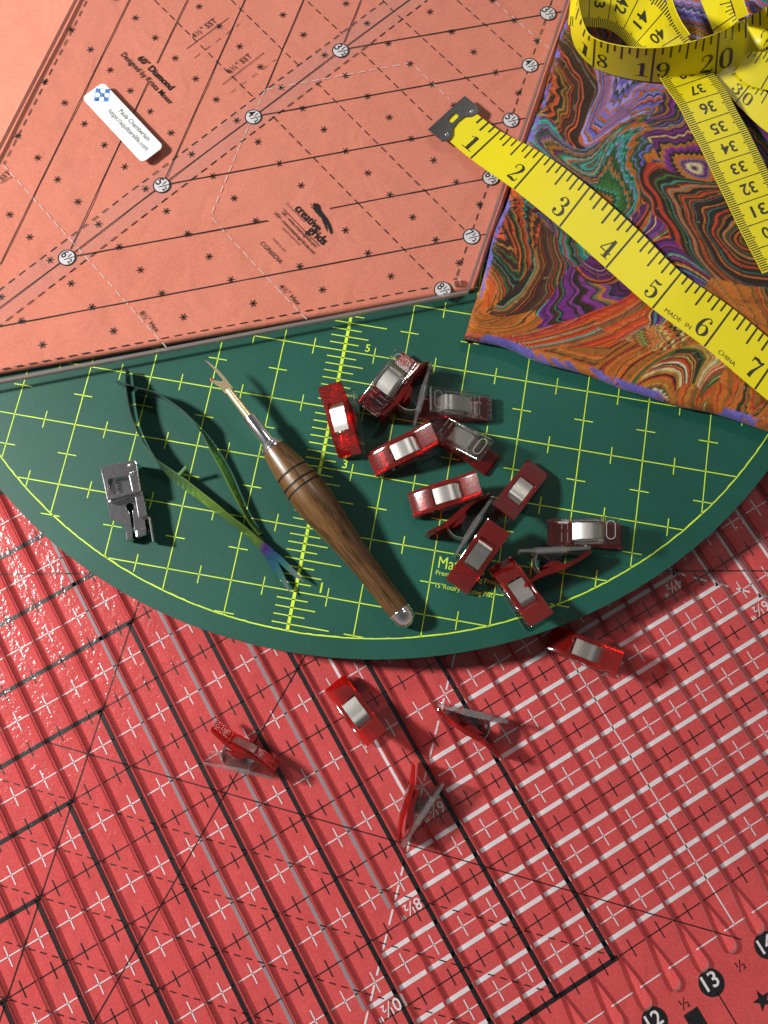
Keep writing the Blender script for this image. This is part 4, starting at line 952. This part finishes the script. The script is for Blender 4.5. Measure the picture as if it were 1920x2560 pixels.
def spring_mesh():
    pr = spline([(9.2, 7.0), (12, 7.9), (15, 8.6), (17.6, 9.2), (19.6, 8.4), (20.8, 6.0), (20.9, 3.6), (20.0, 1.2), (18.4, .1), (16, -.25), (12.5, -.3), (9.8, .1)], 60); v, f = [], []
    n = len(pr)
    for i, p in enumerate(pr):
        a, b = pr[max(i - 1, 0)], pr[min(i + 1, n - 1)]; d = np.array(b) - np.array(a); d /= np.linalg.norm(d); nn = np.array((-d[1], d[0])) * .2
        for y in (-3.1, 3.1):
            for s in (1, -1): c = np.array(p) + nn * s; v.append((c[0] * mm, y * mm, c[1] * mm))
    for i in range(n - 1):
        o, q = 4 * i, 4 * i + 4
        for a, b in ((0, 2), (2, 3), (3, 1), (1, 0)): f.append((o + a, o + b, q + b, q + a))
    f += [(0, 1, 3, 2), (4 * n - 4, 4 * n - 2, 4 * n - 1, 4 * n - 3)]
    me = bpy.data.meshes.new('spring'); me.from_pydata(v, [], f); me.update(); me.materials.append(M['steel'])
    bm = bmesh.new(); bm.from_mesh(me); bmesh.ops.recalc_face_normals(bm, faces=list(bm.faces)); bm.to_mesh(me); bm.free()
    me.polygons.foreach_set('use_smooth', [True] * len(me.polygons)); me.set_sharp_from_angle(angle=math.radians(35)); return me
me_spr = spring_mesh()
def oval_mesh():
    s = Strips(); n = 40; out, inn = [], []
    for i in range(n):
        t = 2 * math.pi * i / n; cx, cy_ = math.cos(t), math.sin(t); oy = 1.9 if cy_ > 0 else -1.9
        out.append(Vector(((24 + 1.75 * cx) * mm, (oy + 1.75 * cy_) * mm, -.00088))); inn.append(Vector(((24 + 1.45 * cx) * mm, (oy + 1.45 * cy_) * mm, -.00088)))
    for i in range(n): s.quad(out[i], out[(i + 1) % n], inn[(i + 1) % n], inn[i])
    me = bpy.data.meshes.new('thumb_oval'); me.from_pydata(s.v, [], s.f); me.update(); me.materials.append(M['clip_mark']); return me
M['clip_mark'] = clear('moulded_mark', (.8, .8, .8, 1), .1, 1.6, 0, 0, 900, .3)
me_oval = oval_mesh()
def clip(kind, tip, hand, base, label, roll=0., redside=0, lift=0.):
    """kind: 'red' (red lever up), 'clear' (clear lever up), 'side'; tip/hand are pixels of the shown lever's jaw and handle ends"""
    root = thing('sewing_clip', label, 'sewing clip', group='red and clear sewing clips')
    parts = []
    for nm, me in (('upper_lever', me_red), ('lower_lever', me_clr), ('spring', me_spr), ('thumb_oval', me_oval)):
        o = bpy.data.objects.new(nm, me); COL.objects.link(o); o.parent = root; parts.append(o)
    parts[0]['label'] = 'bowed translucent red lever'; parts[1]['label'] = 'flat clear lever'
    Mo = {'red': Matrix.Identity(4), 'clear': Matrix.Rotation(math.radians(-22.6), 4, 'Y') @ Matrix.Rotation(math.pi, 4, 'X'), 'side': Matrix.Rotation(math.radians(90 if redside > 0 else -90), 4, 'X')}[kind]
    if roll: Mo = Matrix.Rotation(math.radians(roll), 4, 'X') @ Mo
    pts = [Mo @ v.co for me in (me_red, me_clr) for v in me.vertices]; zmin = min(p.z for p in pts)
    tl = {'red': ((0, 0, 2.2), (26.4, 0, 13.8)), 'clear': ((0, 0, -.8), (27, 0, -.8)), 'side': ((0, (5 if redside > 0 else -5) , 0), (27, (5 if redside > 0 else -5), 0))}[kind]
    a, b = (Mo @ (Vector(p) * mm) for p in tl)
    za, zb = base + lift + a.z - zmin, base + lift + b.z - zmin
    A_, B_ = P(*tip, za), P(*hand, zb); d = B_ - A_; ang = math.atan2(d.y, d.x) - math.atan2(b.y - a.y, b.x - a.x)
    Rz = Matrix.Rotation(ang, 4, 'Z'); mid = (A_ + B_) / 2; ml = Rz @ ((a + b) / 2)
    root.matrix_world = Matrix.Translation(Vector((mid.x - ml.x, mid.y - ml.y, base + lift - zmin + .00003))) @ Rz @ Mo
zr_, zm_ = Z_RUL + .0001, Z_MAT + .0001
clip('red', (872.5, 1129), (825, 970.5), zm_, 'red side up sewing clip tilted beside the 5 to 3 inch marks of the mat', roll=-24)
clip('clear', (919, 1022), (1014, 890), zm_, 'clear side up sewing clip leaning over its neighbour near the mat number 5', lift=.002)
clip('side', (1079, 903), (1035, 1065), zm_, 'sewing clip on its side, jaws towards the coral cloth, between two clear clips', redside=1)
clip('clear', (1228.5, 1018.8), (1080, 994.7), zm_, 'clear side up sewing clip closest to the corner of the marbled cloth')
clip('red', (938, 1159.5), (1075, 1083.6), zm_, 'red sewing clip touching a clear side up clip at its handle end')
clip('clear', (1081, 1055), (1214.6, 1123), zm_, 'clear side up sewing clip crossing the handle end of a red clip')
clip('red', (1037.5, 1261), (1186.7, 1208.5), zm_, 'red sewing clip just above a sideways clip near the brand lettering')
clip('side', (1235, 1239), (1140, 1385), zm_, 'sewing clip on its side with open levers above the brand lettering', redside=1)
clip('red', (1340.4, 1175), (1264, 1273), zm_, 'dark red sewing clip up, its clear thumb end showing beside the clip on its side')
clip('red', (1147.5, 1457), (1241, 1324.5), zm_, 'red sewing clip lying across the brand lettering of the mat')
clip('clear', (1368, 1328.5), (1547, 1324), zm_, 'clear side up sewing clip directly above a clip whose red lever curves downward', lift=.001)
clip('side', (1480, 1368), (1296.4, 1377.4), zm_, 'sewing clip on its side below a clear clip, red lever curving downward', redside=-1)
clip('red', (1254.5, 1414), (1351, 1540.6), zm_, 'red sewing clip overlapping the yellow border line at the mat rim')
clip('red', (1383, 1596), (1543, 1654.7), zr_, 'red sewing clip on the slotted ruler just beyond the mat rim')
clip('red', (842.7, 1714), (932.7, 1838.7), zr_, 'red side up sewing clip on the slotted ruler, between clips lying on their sides')
clip('side', (684, 1946), (506.6, 1907), zr_, 'sewing clip on its side on the slotted ruler, farthest from the other clips', roll=-18, redside=1)
clip('side', (1098, 1763), (1269, 1805), zr_, 'sewing clip on its side on the ruler, clear lever along white ruler lines', redside=1)
clip('side', (1005.7, 2118.7), (1109, 1958.8), zr_, 'sewing clip on its side on the ruler over the 6 inch number', redside=-1)
flush_text()
